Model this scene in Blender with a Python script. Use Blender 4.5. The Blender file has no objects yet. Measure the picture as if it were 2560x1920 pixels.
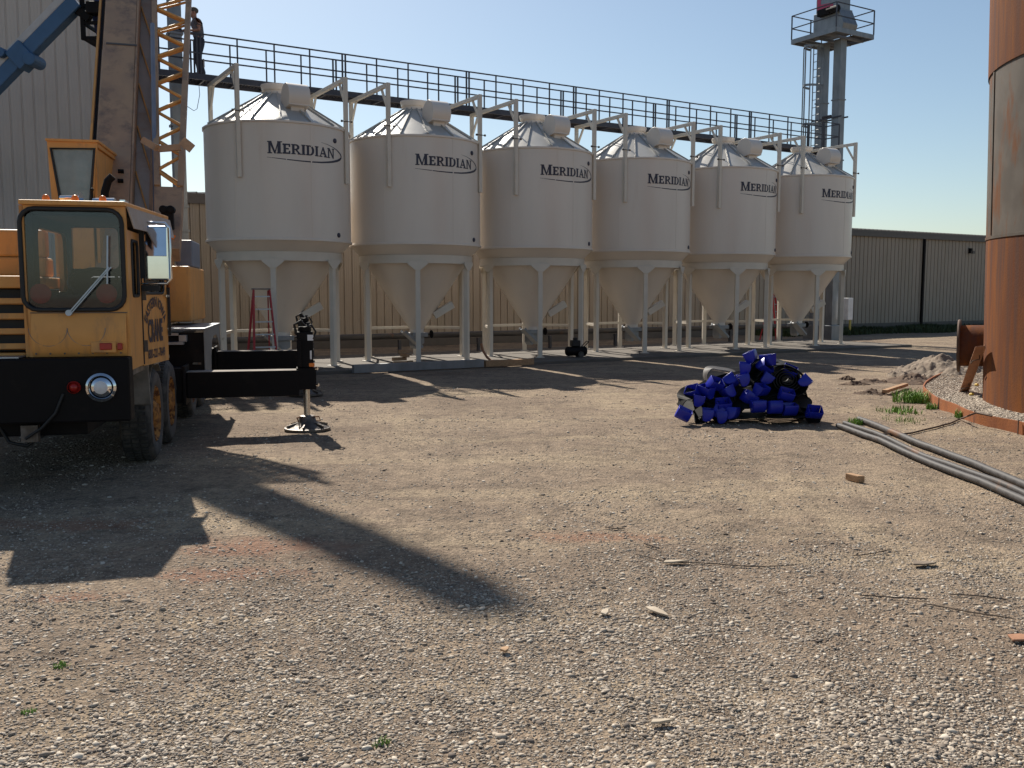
import bpy, math, random
import numpy as np
from mathutils import Vector, Matrix, noise
random.seed(7); rng = np.random.default_rng(11)
SC = bpy.context.scene; COL = SC.collection
R = math.radians; PI = math.pi
V = Vector

# ------------------------------------------------------------------ camera and frames
CAMH, PITCH, F = 1.93, 0.0972, 2320.0
_f = V((0, math.cos(PITCH), -math.sin(PITCH))); _u = V((0, math.sin(PITCH), math.cos(PITCH)))
def _ray(x, y): return _f*F + V((1, 0, 0))*(x-1280) + _u*(960-y)
def gp(x, y, z=0.0):            # survey point on the level z
    r = _ray(x, y); return V((0, 0, CAMH)) + r*((z-CAMH)/r.z)
def dp(x, y, Y):                # survey point at the distance Y
    r = _ray(x, y); return V((0, 0, CAMH)) + r*(Y/r.y)
C0 = V((-6.067, 24.53, 0)); RD = V((.8534, .5213, 0)); RB = V((-.5213, .8534, 0)); ROWROT = math.atan2(.5213, .8534)
def RW(s, y, z=0.0): return C0 + RD*s + RB*y + V((0, 0, z))
CO = V((-4.06, 10.36, 0)); CA = V((-.22, .9755, 0)); CL = V((.9755, .22, 0)); CROT = math.atan2(.22, .9755)
def cloc(P): d = P-CO; return V((d.dot(CL), d.dot(CA), P.z))
def cv(x, y, v):                # crane-frame point on the cross plane v
    r = _ray(x, y); P0 = CO+CA*v; C = V((0, 0, CAMH)); return cloc(C + r*((P0-C).dot(CA)/r.dot(CA)))

# ------------------------------------------------------------------ materials
def N(nt, t, **k):
    n = nt.nodes.new(t)
    for a, b in k.items(): setattr(n, a, b)
    return n
def mat(name, c1, c2=None, scale=3.0, rough=.6, metal=0.0, bump=0.0, bscale=40.0, stretch=(1, 1, 1), detail=5, contrast=(.35, .65),
        stain=None, sscale=1.2, samt=(.55, .75), sstretch=(1, 1, 1), spec=.5, rvar=.12, coat=0.0):
    m = bpy.data.materials.new(name); m.use_nodes = True; nt = m.node_tree
    p = nt.nodes['Principled BSDF']; L = nt.links.new
    tc = N(nt, 'ShaderNodeTexCoord'); mp = N(nt, 'ShaderNodeMapping'); oi = N(nt, 'ShaderNodeObjectInfo'); of = N(nt, 'ShaderNodeMath', operation='MULTIPLY'); L(oi.outputs['Random'], of.inputs[0]); of.inputs[1].default_value = 37; av = N(nt, 'ShaderNodeVectorMath', operation='ADD'); L(tc.outputs['Object'], av.inputs[0]); L(of.outputs[0], av.inputs[1]); L(av.outputs[0], mp.inputs[0]); mp.inputs['Scale'].default_value = stretch
    c2 = c2 or tuple(x*.82 for x in c1)
    nz = N(nt, 'ShaderNodeTexNoise'); L(mp.outputs[0], nz.inputs['Vector']); nz.inputs['Scale'].default_value = scale; nz.inputs['Detail'].default_value = detail
    rp = N(nt, 'ShaderNodeValToRGB'); L(nz.outputs['Fac'], rp.inputs[0])
    rp.color_ramp.elements[0].position, rp.color_ramp.elements[1].position = contrast
    rp.color_ramp.elements[0].color = (*c2, 1); rp.color_ramp.elements[1].color = (*c1, 1)
    out = rp.outputs[0]
    if stain:
        m2 = N(nt, 'ShaderNodeMapping'); L(av.outputs[0], m2.inputs[0]); m2.inputs['Scale'].default_value = sstretch
        n2 = N(nt, 'ShaderNodeTexNoise'); L(m2.outputs[0], n2.inputs['Vector']); n2.inputs['Scale'].default_value = sscale; n2.inputs['Detail'].default_value = 8; n2.inputs['Roughness'].default_value = .65
        r2 = N(nt, 'ShaderNodeMapRange'); L(n2.outputs['Fac'], r2.inputs[0]); r2.inputs[1].default_value, r2.inputs[2].default_value = samt
        mx = N(nt, 'ShaderNodeMix', data_type='RGBA'); L(r2.outputs[0], mx.inputs[0]); L(out, mx.inputs[6]); mx.inputs[7].default_value = (*stain, 1); out = mx.outputs[2]
    L(out, p.inputs['Base Color'])
    rr = N(nt, 'ShaderNodeMapRange'); L(nz.outputs['Fac'], rr.inputs[0]); rr.inputs[3].default_value = max(.02, rough-rvar); rr.inputs[4].default_value = min(1, rough+rvar); L(rr.outputs[0], p.inputs['Roughness'])
    p.inputs['Metallic'].default_value = metal; p.inputs['Specular IOR Level'].default_value = spec; p.inputs['Coat Weight'].default_value = coat
    if bump:
        nb = N(nt, 'ShaderNodeTexNoise'); L(tc.outputs['Object'], nb.inputs['Vector']); nb.inputs['Scale'].default_value = bscale; nb.inputs['Detail'].default_value = 6
        bm = N(nt, 'ShaderNodeBump'); bm.inputs['Strength'].default_value = bump; bm.inputs['Distance'].default_value = .02
        L(nb.outputs['Fac'], bm.inputs['Height']); L(bm.outputs[0], p.inputs['Normal'])
    return m
def glass(name, tint, rough=.03, alpha=.35, refl=.9):
    m = bpy.data.materials.new(name); m.use_nodes = True; nt = m.node_tree; L = nt.links.new
    nt.nodes.remove(nt.nodes['Principled BSDF']); o = nt.nodes['Material Output']
    t = N(nt, 'ShaderNodeBsdfTransparent'); t.inputs[0].default_value = (*tint, 1)
    g = N(nt, 'ShaderNodeBsdfGlossy'); g.inputs['Roughness'].default_value = rough; g.inputs[0].default_value = (refl, refl, refl, 1)
    fr = N(nt, 'ShaderNodeFresnel'); fr.inputs[0].default_value = 1.5
    df = N(nt, 'ShaderNodeBsdfDiffuse'); df.inputs[0].default_value = (.34, .38, .37, 1)
    nz = N(nt, 'ShaderNodeTexNoise'); nz.inputs['Scale'].default_value = 4; mr = N(nt, 'ShaderNodeMapRange'); L(nz.outputs['Fac'], mr.inputs[0]); mr.inputs[3].default_value = alpha*.6; mr.inputs[4].default_value = alpha*1.4
    m1 = N(nt, 'ShaderNodeMixShader'); L(mr.outputs[0], m1.inputs[0]); L(t.outputs[0], m1.inputs[1]); L(df.outputs[0], m1.inputs[2])
    m2 = N(nt, 'ShaderNodeMixShader'); L(fr.outputs[0], m2.inputs[0]); L(m1.outputs[0], m2.inputs[1]); L(g.outputs[0], m2.inputs[2]); L(m2.outputs[0], o.inputs[0])
    return m

M = {}
M['cream'] = mat('cream_paint', (.74, .66, .575), (.69, .615, .535), 1.3, .36, bump=.05, bscale=6, stretch=(1, 1, .25), stain=(.65, .555, .465), sscale=1.6, samt=(.60, .85), sstretch=(3, 3, .35), rvar=.06)
M['cream_roof'] = mat('cream_roof_paint', (.43, .415, .385), (.39, .375, .345), 2, .38, bump=.06, bscale=5, rvar=.05)
M['cream_leg'] = mat('cream_frame_paint', (.66, .60, .51), (.61, .555, .47), 3, .45, stain=(.42, .33, .23), sscale=3, samt=(.66, .8))
M['decal'] = mat('navy_decal', (.035, .035, .06), (.028, .028, .05), 4, .5)
M['dark_steel'] = mat('dark_steel', (.06, .06, .075), (.045, .045, .055), 6, .5, metal=.2)
M['galv'] = mat('galvanised_steel', (.27, .285, .30), (.20, .212, .225), 5, .5, metal=.6, stretch=(1, 1, .4), stain=(.24, .25, .26), sscale=2.5, samt=(.5, .7))
M['tallwall'] = mat('taupe_wall_steel', (.55, .50, .45), (.50, .455, .405), .6, .55, stain=(.38, .35, .32), sscale=.7, samt=(.5, .8), sstretch=(2, 2, .3))
M['shedwall'] = mat('tan_wall_steel', (.345, .285, .222), (.305, .25, .195), .7, .55, stain=(.28, .235, .165), sscale=.8, samt=(.5, .85), sstretch=(2, 2, .25))
M['trim'] = mat('dark_trim', (.10, .085, .075), None, 3, .5)
M['bluetrim'] = mat('blue_grey_trim', (.20, .23, .30), None, 3, .5)
M['concrete'] = mat('concrete', (.14, .12, .10), (.10, .085, .07), 2, .9, bump=.3, bscale=30)
M['yellow'] = mat('worn_yellow_paint', (.70, .34, .10), (.60, .285, .08), 2.5, .5, bump=.08, bscale=12, stain=(.33, .18, .09), sscale=3.2, samt=(.52, .78), sstretch=(2.2, 2.2, .5), spec=.35)
M['boom'] = mat('weathered_boom_paint', (.45, .28, .165), (.36, .225, .14), 2.5, .6, bump=.1, bscale=15, stain=(.16, .11, .085), sscale=3.2, samt=(.50, .72))
M['boomside'] = mat('boom_side_panel', (.46, .40, .36), (.40, .34, .30), 2, .6, stain=(.34, .20, .11), sscale=1.5, samt=(.5, .75))
M['chassis'] = mat('black_chassis_paint', (.009, .0075, .008), (.006, .005, .0055), 4, .6, spec=.14, stain=(.024, .018, .015), sscale=3, samt=(.55, .8))
M['rubber'] = mat('tyre_rubber', (.035, .033, .032), (.025, .024, .023), 8, .8, bump=.2, bscale=60, stain=(.13, .115, .10), sscale=5, samt=(.45, .75))
M['dustrubber'] = mat('dusty_sidewall', (.11, .10, .095), (.06, .057, .055), 6, .9, bump=.2, bscale=50)
M['rim'] = mat('rusty_yellow_rim', (.40, .18, .05), (.10, .04, .02), 14, .8, bump=.3, spec=.2, detail=8, contrast=(.40, .58))
M['chrome'] = mat('chrome', (.75, .76, .78), None, 3, .07, metal=1, rvar=.03)
M['steelrod'] = mat('polished_rod', (.62, .58, .53), None, 6, .25, metal=.9, stretch=(4, 4, .3))
M['padsteel'] = mat('worn_pad_steel', (.16, .14, .125), (.08, .065, .055), 9, .5, metal=.6, bump=.2)
M['amber'] = mat('amber_lens', (.85, .22, .02), (.75, .17, .015), 4, .25)
M['redlens'] = mat('red_lens', (.42, .02, .015), (.3, .015, .012), 4, .3)
M['reddisc'] = mat('faded_red', (.60, .055, .05), (.50, .045, .045), 6, .7)
M['white'] = mat('white_plastic', (.75, .75, .76), None, 4, .4)
M['dusty'] = mat('dusty_mudguard', (.30, .265, .23), (.17, .15, .13), 5, .9, bump=.2)
M['blacktrim'] = mat('black_gasket', (.012, .012, .013), None, 4, .6)
M['interior'] = mat('cab_interior', (.035, .033, .038), (.02, .02, .024), 4, .8)
M['glass'] = glass('window_glass', (.72, .76, .80), alpha=.006)
M['opglass'] = glass('operator_cab_glass', (.75, .82, .80), alpha=.55)
M['doortext'] = mat('dark_lettering', (.05, .035, .05), None, 4, .5)
M['liftblue'] = mat('blue_lift_paint', (.045, .125, .26), (.035, .10, .21), 3, .45, stain=(.06, .07, .09), sscale=3, samt=(.6, .8))
M['liftgrey'] = mat('pale_grey_paint', (.52, .52, .52), None, 3, .5)
M['rust'] = mat('rusted_steel', (.20, .068, .017), (.13, .041, .014), 1.8, .85, spec=.15, bump=.15, bscale=40, stretch=(1.6, 1.6, .22), contrast=(.40, .60), detail=9, stain=(.10, .044, .028), sscale=2.6, samt=(.42, .62), sstretch=(2.2, 2.2, .16))
M['rustgalv'] = mat('galvanised_with_rust', (.125, .107, .09), (.095, .08, .066), 2.2, .7, spec=.2, contrast=(.38, .62), stain=(.14, .055, .02), sscale=1.5, samt=(.50, .62), sstretch=(1.5, 1.5, .45))
M['rustpale'] = mat('pale_rust_plate', (.36, .18, .10), (.27, .125, .07), 4, .8, bump=.2)
M['edging'] = mat('orange_rusted_edging', (.33, .105, .025), (.22, .066, .02), 5, .8, bump=.15, stretch=(1, 1, .3))
M['blue'] = mat('royal_blue_plastic', (.014, .024, .37), (.010, .018, .29), 5, .36, rvar=.06, spec=.35)
M['belt'] = mat('black_belt_rubber', (.010, .010, .011), None, 8, .62, spec=.2, bump=.05, bscale=60)
M['bolt'] = mat('zinc_bolt', (.5, .5, .5), None, 6, .3, metal=1)
M['wood'] = mat('fresh_lumber', (.42, .26, .14), (.32, .18, .09), 3, .8, stretch=(8, 1, 8))
M['greywood'] = mat('grey_wood', (.22, .185, .15), (.14, .115, .095), 4, .9, stretch=(1, 8, 8))
M['pipe'] = mat('grey_steel_pipe', (.085, .078, .076), (.05, .046, .045), 2, .62, spec=.3, stretch=(.6, 6, 6), stain=(.18, .085, .04), sscale=1.4, samt=(.58, .72))
M['rod'] = mat('rusty_rod', (.10, .06, .04), None, 8, .8)
M['soil'] = mat('dark_clay', (.13, .085, .055), (.08, .05, .033), 6, 1, bump=.6, bscale=14)
M['mound'] = mat('grey_spoil', (.25, .20, .15), (.16, .12, .09), 4, 1, bump=.7, bscale=12)
M['redpaint'] = mat('red_fibreglass', (.42, .025, .035), None, 4, .5)
M['alu'] = mat('aluminium', (.38, .44, .52), None, 4, .35, metal=.7)
M['skin'] = mat('sunburnt_skin', (.40, .20, .14), (.36, .17, .115), 14, .6)
M['hair'] = mat('short_grey_hair', (.10, .085, .075), None, 30, .9)
M['greyshirt'] = mat('grey_shirt', (.15, .145, .165), (.12, .115, .13), 12, .9)
M['jeans'] = mat('dark_work_trousers', (.045, .05, .07), (.035, .038, .052), 12, .9)
M['patch'] = mat('pale_pocket_patch', (.38, .35, .33), None, 12, .9)
M['boots'] = mat('dark_boots', (.03, .025, .02), None, 12, .7)
M['bluecloth'] = mat('blue_work_shirt', (.035, .055, .16), (.028, .042, .12), 12, .9)
M['hivis'] = mat('bollard_yellow', (.70, .50, .10), None, 4, .5)
M['pink'] = mat('faded_pink_lettering', (.55, .05, .13), None, 5, .5)
M['leaf'] = mat('weed_green', (.20, .34, .055), (.12, .23, .03), 9, .7)
M['darkgrass'] = mat('dark_grass', (.045, .065, .018), (.03, .042, .012), 3, .8)
M['twig'] = mat('dry_twig', (.12, .085, .06), (.06, .045, .035), 10, .9)
M['paleg'] = mat('bleached_wood', (.50, .42, .32), (.38, .31, .23), 6, .85)

def stone_material():
    m = bpy.data.materials.new('loose_gravel'); m.use_nodes = True; nt = m.node_tree; L = nt.links.new; p = nt.nodes['Principled BSDF']
    g = N(nt, 'ShaderNodeNewGeometry'); rp = N(nt, 'ShaderNodeValToRGB'); L(g.outputs['Random Per Island'], rp.inputs[0])
    cs = [(0, (.13, .105, .088)), (.2, (.25, .205, .163)), (.5, (.355, .296, .235)), (.8, (.46, .39, .31)), (1, (.60, .53, .44))]
    e = rp.color_ramp.elements; e[0].position, e[0].color = cs[0][0], (*cs[0][1], 1); e[1].position, e[1].color = 1, (*cs[-1][1], 1)
    for q, c in cs[1:-1]: x = e.new(q); x.color = (*c, 1)
    L(rp.outputs[0], p.inputs['Base Color']); p.inputs['Roughness'].default_value = .9; p.inputs['Specular IOR Level'].default_value = .3
    return m
M['stone'] = stone_material()

def ground_material():
    m = bpy.data.materials.new('gravel_yard'); m.use_nodes = True; nt = m.node_tree; L = nt.links.new; p = nt.nodes['Principled BSDF']
    tc = N(nt, 'ShaderNodeTexCoord')
    def nz(sc, det=6, rough=.6, st=(1, 1, 1)):
        mp = N(nt, 'ShaderNodeMapping'); mp.inputs['Scale'].default_value = st; L(tc.outputs['Object'], mp.inputs[0])
        n = N(nt, 'ShaderNodeTexNoise'); n.inputs['Scale'].default_value = sc; n.inputs['Detail'].default_value = det; n.inputs['Roughness'].default_value = rough; L(mp.outputs[0], n.inputs['Vector']); return n.outputs['Fac']
    def ramp(src, els):
        r = N(nt, 'ShaderNodeValToRGB'); L(src, r.inputs[0]); e = r.color_ramp.elements
        e[0].position, e[0].color = els[0][0], (*els[0][1], 1); e[1].position, e[1].color = els[-1][0], (*els[-1][1], 1)
        for q, c in els[1:-1]: x = e.new(q); x.color = (*c, 1)
        return r.outputs[0]
    def mix(fac, a, b, bt='MIX'):
        x = N(nt, 'ShaderNodeMix', data_type='RGBA', blend_type=bt)
        (L(fac, x.inputs[0]) if not isinstance(fac, float) else setattr(x.inputs[0], 'default_value', fac)); L(a, x.inputs[6])
        (L(b, x.inputs[7]) if not isinstance(b, tuple) else setattr(x.inputs[7], 'default_value', (*b, 1))); return x.outputs[2]
    def rng_(src, a, b, c=0., d=1.):
        r = N(nt, 'ShaderNodeMapRange'); L(src, r.inputs[0]); r.inputs[1].default_value, r.inputs[2].default_value, r.inputs[3].default_value, r.inputs[4].default_value = a, b, c, d; return r.outputs[0]
    big = nz(.35, 6, .62)
    base = ramp(big, [(.32, (.172, .130, .098)), (.5, (.232, .180, .136)), (.68, (.30, .236, .172))])
    tracks = nz(.55, 7, .65, (.35, 1.6, 1))
    base = mix(rng_(tracks, .50, .64, 0, .85), base, (.32, .256, .182))
    rut = nz(.42, 6, .6, (1.9, .45, 1)); base = mix(rng_(rut, .54, .68, 0, .7), base, (.335, .268, .19))
    dark = nz(1.7, 8, .7)
    base = mix(rng_(dark, .54, .70, 0, .85), base, (.115, .090, .070))
    mot = nz(5.5, 7, .75); base = mix(1.0, base, ramp(mot, [(.32, (.64, .62, .61)), (.5, (1, .985, .97)), (.68, (1.28, 1.24, 1.18))]), 'MULTIPLY')
    # pebbles in the surface: two sizes of cells, each cell its own tone
    for sc, amt in ((38, .55), (95, .5)):
        vo = N(nt, 'ShaderNodeTexVoronoi'); vo.inputs['Scale'].default_value = sc; vo.inputs['Randomness'].default_value = 1; L(tc.outputs['Object'], vo.inputs['Vector'])
        tone = ramp(vo.outputs['Color'], [(.0, (.55, .54, .53)), (.5, (1, .99, .97)), (1, (1.5, 1.48, 1.44))])
        base = mix(amt, base, tone, 'MULTIPLY')
    # spilled red clay
    def blob(cx, cy, rx, ry):
        s = N(nt, 'ShaderNodeVectorMath', operation='SUBTRACT'); L(tc.outputs['Object'], s.inputs[0]); s.inputs[1].default_value = (cx, cy, 0)
        d = N(nt, 'ShaderNodeVectorMath', operation='DIVIDE'); L(s.outputs[0], d.inputs[0]); d.inputs[1].default_value = (rx, ry, 1)
        l = N(nt, 'ShaderNodeVectorMath', operation='LENGTH'); L(d.outputs[0], l.inputs[0])
        n = nz(2.6, 8, .7); a = N(nt, 'ShaderNodeMath', operation='ADD'); L(l.outputs['Value'], a.inputs[0]); mlt = N(nt, 'ShaderNodeMath', operation='MULTIPLY_ADD'); L(n, mlt.inputs[0]); mlt.inputs[1].default_value = 3.2; mlt.inputs[2].default_value = -1.6; L(mlt.outputs[0], a.inputs[1])
        return rng_(a.outputs[0], .35, 1.0, RA, 0.)
    for cx, cy, rx, ry in RED: base = mix(blob(cx, cy, rx, ry), base, (.235, .105, .065))
    L(base, p.inputs['Base Color']); p.inputs['Roughness'].default_value = .95; p.inputs['Specular IOR Level'].default_value = .2
    # relief
    h = None
    for sc, w in ((38, .55), (95, .3)):
        vo = N(nt, 'ShaderNodeTexVoronoi', feature='SMOOTH_F1'); vo.inputs['Scale'].default_value = sc; L(tc.outputs['Object'], vo.inputs['Vector'])
        x = N(nt, 'ShaderNodeMath', operation='MULTIPLY'); L(vo.outputs['Distance'], x.inputs[0]); x.inputs[1].default_value = -w
        if h is None: h = x.outputs[0]
        else: y = N(nt, 'ShaderNodeMath', operation='ADD'); L(h, y.inputs[0]); L(x.outputs[0], y.inputs[1]); h = y.outputs[0]
    n = nz(9, 8, .7); y = N(nt, 'ShaderNodeMath', operation='ADD'); L(h, y.inputs[0]); L(n, y.inputs[1])
    b = N(nt, 'ShaderNodeBump'); b.inputs['Strength'].default_value = .9; b.inputs['Distance'].default_value = .035; L(y.outputs[0], b.inputs['Height']); L(b.outputs[0], p.inputs['Normal'])
    return m
RA = .55
RED = [(*gp(640, 1372).xy, .85, .36), (*gp(560, 1440).xy, .55, .2), (*gp(170, 1310).xy, .9, .3), (*gp(1500, 1340).xy, .7, .25), (*gp(180, 1500).xy, .4, .14)]
M['ground'] = ground_material()

# ------------------------------------------------------------------ mesh helpers
class MB:
    def __init__(s): s.v = []; s.f = []
    def add(s, vs, fs):
        o = len(s.v); s.v += [tuple(x) for x in vs]; s.f += [tuple(i+o for i in f) for f in fs]; return s
    def obox(s, c, a, b, h):
        c, a, b, h = V(c), V(a), V(b), V(h)
        if a.cross(b).dot(h) < 0: a = -a
        vs = [c+a*i+b*j+h*k for k in (-1, 1) for j in (-1, 1) for i in (-1, 1)]
        return s.add(vs, [(0, 2, 3, 1), (4, 5, 7, 6), (0, 1, 5, 4), (2, 6, 7, 3), (0, 4, 6, 2), (1, 3, 7, 5)])
    def box(s, x0, x1, y0, y1, z0, z1):
        return s.obox(((x0+x1)/2, (y0+y1)/2, (z0+z1)/2), (abs(x1-x0)/2, 0, 0), (0, abs(y1-y0)/2, 0), (0, 0, abs(z1-z0)/2))
    def bar(s, p, q, w, h, up=(0, 0, 1)):
        p, q = V(p), V(q); d = q-p; a = d.normalized(); up = V(up)
        if abs(a.dot(up)) > .98: up = V((0, 1, 0))
        sd = a.cross(up).normalized(); t = sd.cross(a).normalized()
        return s.obox((p+q)/2, d/2, sd*w/2, t*h/2)
    def tube(s, p, q, r, n=10, r2=None):
        p, q = V(p), V(q); r2 = r if r2 is None else r2; a = (q-p).normalized()
        u = a.orthogonal().normalized(); w = a.cross(u)
        vs = [p+(u*math.cos(2*PI*i/n)+w*math.sin(2*PI*i/n))*r for i in range(n)] + [q+(u*math.cos(2*PI*i/n)+w*math.sin(2*PI*i/n))*r2 for i in range(n)]
        return s.add(vs, [(i, (i+1) % n, n+(i+1) % n, n+i) for i in range(n)] + [tuple(range(n-1, -1, -1)), tuple(range(n, 2*n))])
    def path(s, pts, r, n=8, closed=False):
        pts = [V(p) for p in pts]; k = len(pts); rs = r if isinstance(r, (list, tuple)) else [r]*k
        u = None; vs = []
        for i, p in enumerate(pts):
            a = (pts[(i+1) % k if closed else min(i+1, k-1)]-pts[(i-1) % k if closed else max(i-1, 0)]).normalized()
            u = a.orthogonal().normalized() if u is None else (u-a*u.dot(a)).normalized()
            w = a.cross(u); vs += [p+(u*math.cos(2*PI*j/n)+w*math.sin(2*PI*j/n))*rs[i] for j in range(n)]
        fs = [(i*n+j, i*n+(j+1) % n, ((i+1) % k)*n+(j+1) % n, ((i+1) % k)*n+j) for i in range(k if closed else k-1) for j in range(n)]
        if not closed: fs += [tuple(range(n-1, -1, -1)), tuple(range((k-1)*n, k*n))]
        return s.add(vs, fs)
    def lathe(s, prof, n=32, c=(0, 0, 0), ax=(0, 0, 1), cap0=False, cap1=False, close=False):
        c, ax = V(c), V(ax).normalized(); u = V((1, 0, 0)) if abs(ax.x) < .9 else V((0, 1, 0)); u = (u-ax*u.dot(ax)).normalized(); w = ax.cross(u); k = len(prof)
        vs = [c+ax*z+(u*math.cos(2*PI*i/n)+w*math.sin(2*PI*i/n))*r for r, z in prof for i in range(n)]
        fs = [(j*n+i, j*n+(i+1) % n, ((j+1) % k)*n+(i+1) % n, ((j+1) % k)*n+i) for j in range(k if close else k-1) for i in range(n)]
        if cap0: fs.append(tuple(range(n-1, -1, -1)))
        if cap1: fs.append(tuple(range((k-1)*n, k*n)))
        return s.add(vs, fs)
    def prism(s, poly, vec):
        poly = [V(p) for p in poly]; n = len(poly); vec = V(vec)
        nrm = sum(((poly[i]-poly[0]).cross(poly[(i+1) % n]-poly[0]) for i in range(n)), V())
        if nrm.dot(vec) > 0: poly = poly[::-1]
        return s.add(poly+[p+vec for p in poly], [tuple(range(n))] + [tuple(range(2*n-1, n-1, -1))] + [(i, n+i, n+(i+1) % n, (i+1) % n) for i in range(n)])
    def sphere(s, c, r, n=12, m=8, sc=(1, 1, 1)):
        c = V(c); vs = [c+V((0, 0, -r*sc[2]))]
        for j in range(1, m):
            t = PI*j/m-PI/2
            vs += [c+V((r*sc[0]*math.cos(t)*math.cos(2*PI*i/n), r*sc[1]*math.cos(t)*math.sin(2*PI*i/n), r*sc[2]*math.sin(t))) for i in range(n)]
        vs.append(c+V((0, 0, r*sc[2]))); e = len(vs)-1
        fs = [(0, 1+(i+1) % n, 1+i) for i in range(n)] + [(e, e-n+i, e-n+(i+1) % n) for i in range(n)]
        fs += [(1+j*n+i, 1+j*n+(i+1) % n, 1+(j+1)*n+(i+1) % n, 1+(j+1)*n+i) for j in range(m-2) for i in range(n)]
        return s.add(vs, fs)
    def holed(s, o, ex, ey, w, h, x0, x1, y0, y1, r, th, outer=None):
        # flat panel (w x h at o, thickness th along ex x ey) with one rounded window opening
        o, ex, ey = V(o), V(ex).normalized(), V(ey).normalized(); n = ex.cross(ey); inn = []
        for cx, cy, a0 in ((x1-r, y1-r, 0), (x0+r, y1-r, 90), (x0+r, y0+r, 180), (x1-r, y0+r, 270)):
            inn += [(cx+r*math.cos(R(a0+t)), cy+r*math.sin(R(a0+t))) for t in (0, 22.5, 45, 67.5, 90)]
        P = outer or [(w, h), (0, h), (0, 0), (w, 0)]
        k = len(inn); out = []
        for i, (x, y) in enumerate(inn):
            q = i//5; j = i % 5; A, B, Cc = P[q], P[(q-1) % 4], P[(q+1) % 4]
            if j == 2: out.append(A); continue
            # walk along the two panel edges that meet in the corner
            E = B if j < 2 else Cc; t = (.5 if j in (0, 4) else .25)
            if abs(E[0]-A[0]) > abs(E[1]-A[1]): tt = min(max((x-A[0])/(E[0]-A[0]), 0), 1) if j in (0, 4) else .06
            else: tt = min(max((y-A[1])/(E[1]-A[1]), 0), 1) if j in (0, 4) else .06
            out.append((A[0]+(E[0]-A[0])*tt, A[1]+(E[1]-A[1])*tt))
        vs = [o+ex*x+ey*y+n*z for z in (0, th) for L_ in (out, inn) for x, y in L_]
        fs = []
        for i in range(k):
            j = (i+1) % k
            fs += [(i, k+i, k+j, j)[::-1], (2*k+i, 3*k+i, 3*k+j, 2*k+j), (k+i, 3*k+i, 3*k+j, k+j)[::-1], (i, 2*k+i, 2*k+j, j)]
        s.add(vs, fs); return [o+ex*x+ey*y for x, y in inn], n
    def build(s, name, m, parent=None, smooth=None, bevel=0, solid=0, kind=None, label=None, cat=None, group=None, loc=None):
        me = bpy.data.meshes.new(name); me.from_pydata(s.v, [], s.f); me.update(); me.materials.append(M[m] if isinstance(m, str) else m)
        if smooth is not None:
            me.polygons.foreach_set('use_smooth', [True]*len(me.polygons)); me.set_sharp_from_angle(angle=R(smooth))
        return link(name, me, parent, bevel, solid, kind, label, cat, group, loc)
def link(name, me, parent=None, bevel=0, solid=0, kind=None, label=None, cat=None, group=None, loc=None):
    o = bpy.data.objects.new(name, me); COL.objects.link(o)
    if parent: o.parent = parent
    if loc is not None: o.location = loc
    if solid: d = o.modifiers.new('Solid', 'SOLIDIFY'); d.thickness = solid; d.offset = 0
    if bevel: d = o.modifiers.new('Bevel', 'BEVEL'); d.width = bevel; d.segments = 2; d.limit_method = 'ANGLE'; d.angle_limit = R(40)
    tag(o, label, cat, group, kind); return o
def tag(o, label=None, cat=None, group=None, kind=None):
    if label: o['label'] = label
    if cat: o['category'] = cat
    if group: o['group'] = group
    if kind: o['kind'] = kind
    return o
def thing(name, label, cat, loc=(0, 0, 0), rotz=0.0, group=None):
    o = bpy.data.objects.new(name, None); COL.objects.link(o); o.empty_display_size = .2
    o.location = loc; o.rotation_euler = (0, 0, rotz); return tag(o, label, cat, group)
def dup(root, loc=None, rotz=None, label=None, group=None, parent=None):
    c = root.copy(); COL.objects.link(c)
    if parent: c.parent = parent
    if loc is not None: c.location = loc
    if rotz is not None: c.rotation_euler = (0, 0, rotz)
    if label: c['label'] = label
    if group: c['group'] = group
    for ch in list(root.children): dup(ch, parent=c)
    return c
def npmesh(name, verts, faces, m):
    me = bpy.data.meshes.new(name); nv, nf = len(verts), len(faces); k = faces.shape[1]
    me.vertices.add(nv); me.vertices.foreach_set('co', np.ascontiguousarray(verts, dtype=np.float32).ravel())
    me.loops.add(nf*k); me.loops.foreach_set('vertex_index', np.ascontiguousarray(faces, dtype=np.int32).ravel())
    me.polygons.add(nf); me.polygons.foreach_set('loop_start', np.arange(0, nf*k, k, dtype=np.int32)); me.update(calc_edges=True); me.validate(); me.materials.append(M[m]); return me
def textmesh(s, size, bold=0.0):
    cu = bpy.data.curves.new('t', 'FONT'); cu.body = s; cu.size = size; cu.offset = bold; cu.align_x = 'CENTER'; cu.resolution_u = 3
    o = bpy.data.objects.new('t', cu); COL.objects.link(o); bpy.context.view_layer.update()
    me = bpy.data.meshes.new_from_object(o.evaluated_get(bpy.context.evaluated_depsgraph_get()))
    v = [tuple(x.co) for x in me.vertices]; f = [tuple(p.vertices) for p in me.polygons]
    bpy.data.objects.remove(o); bpy.data.curves.remove(cu); bpy.data.meshes.remove(me); return v, f

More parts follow.
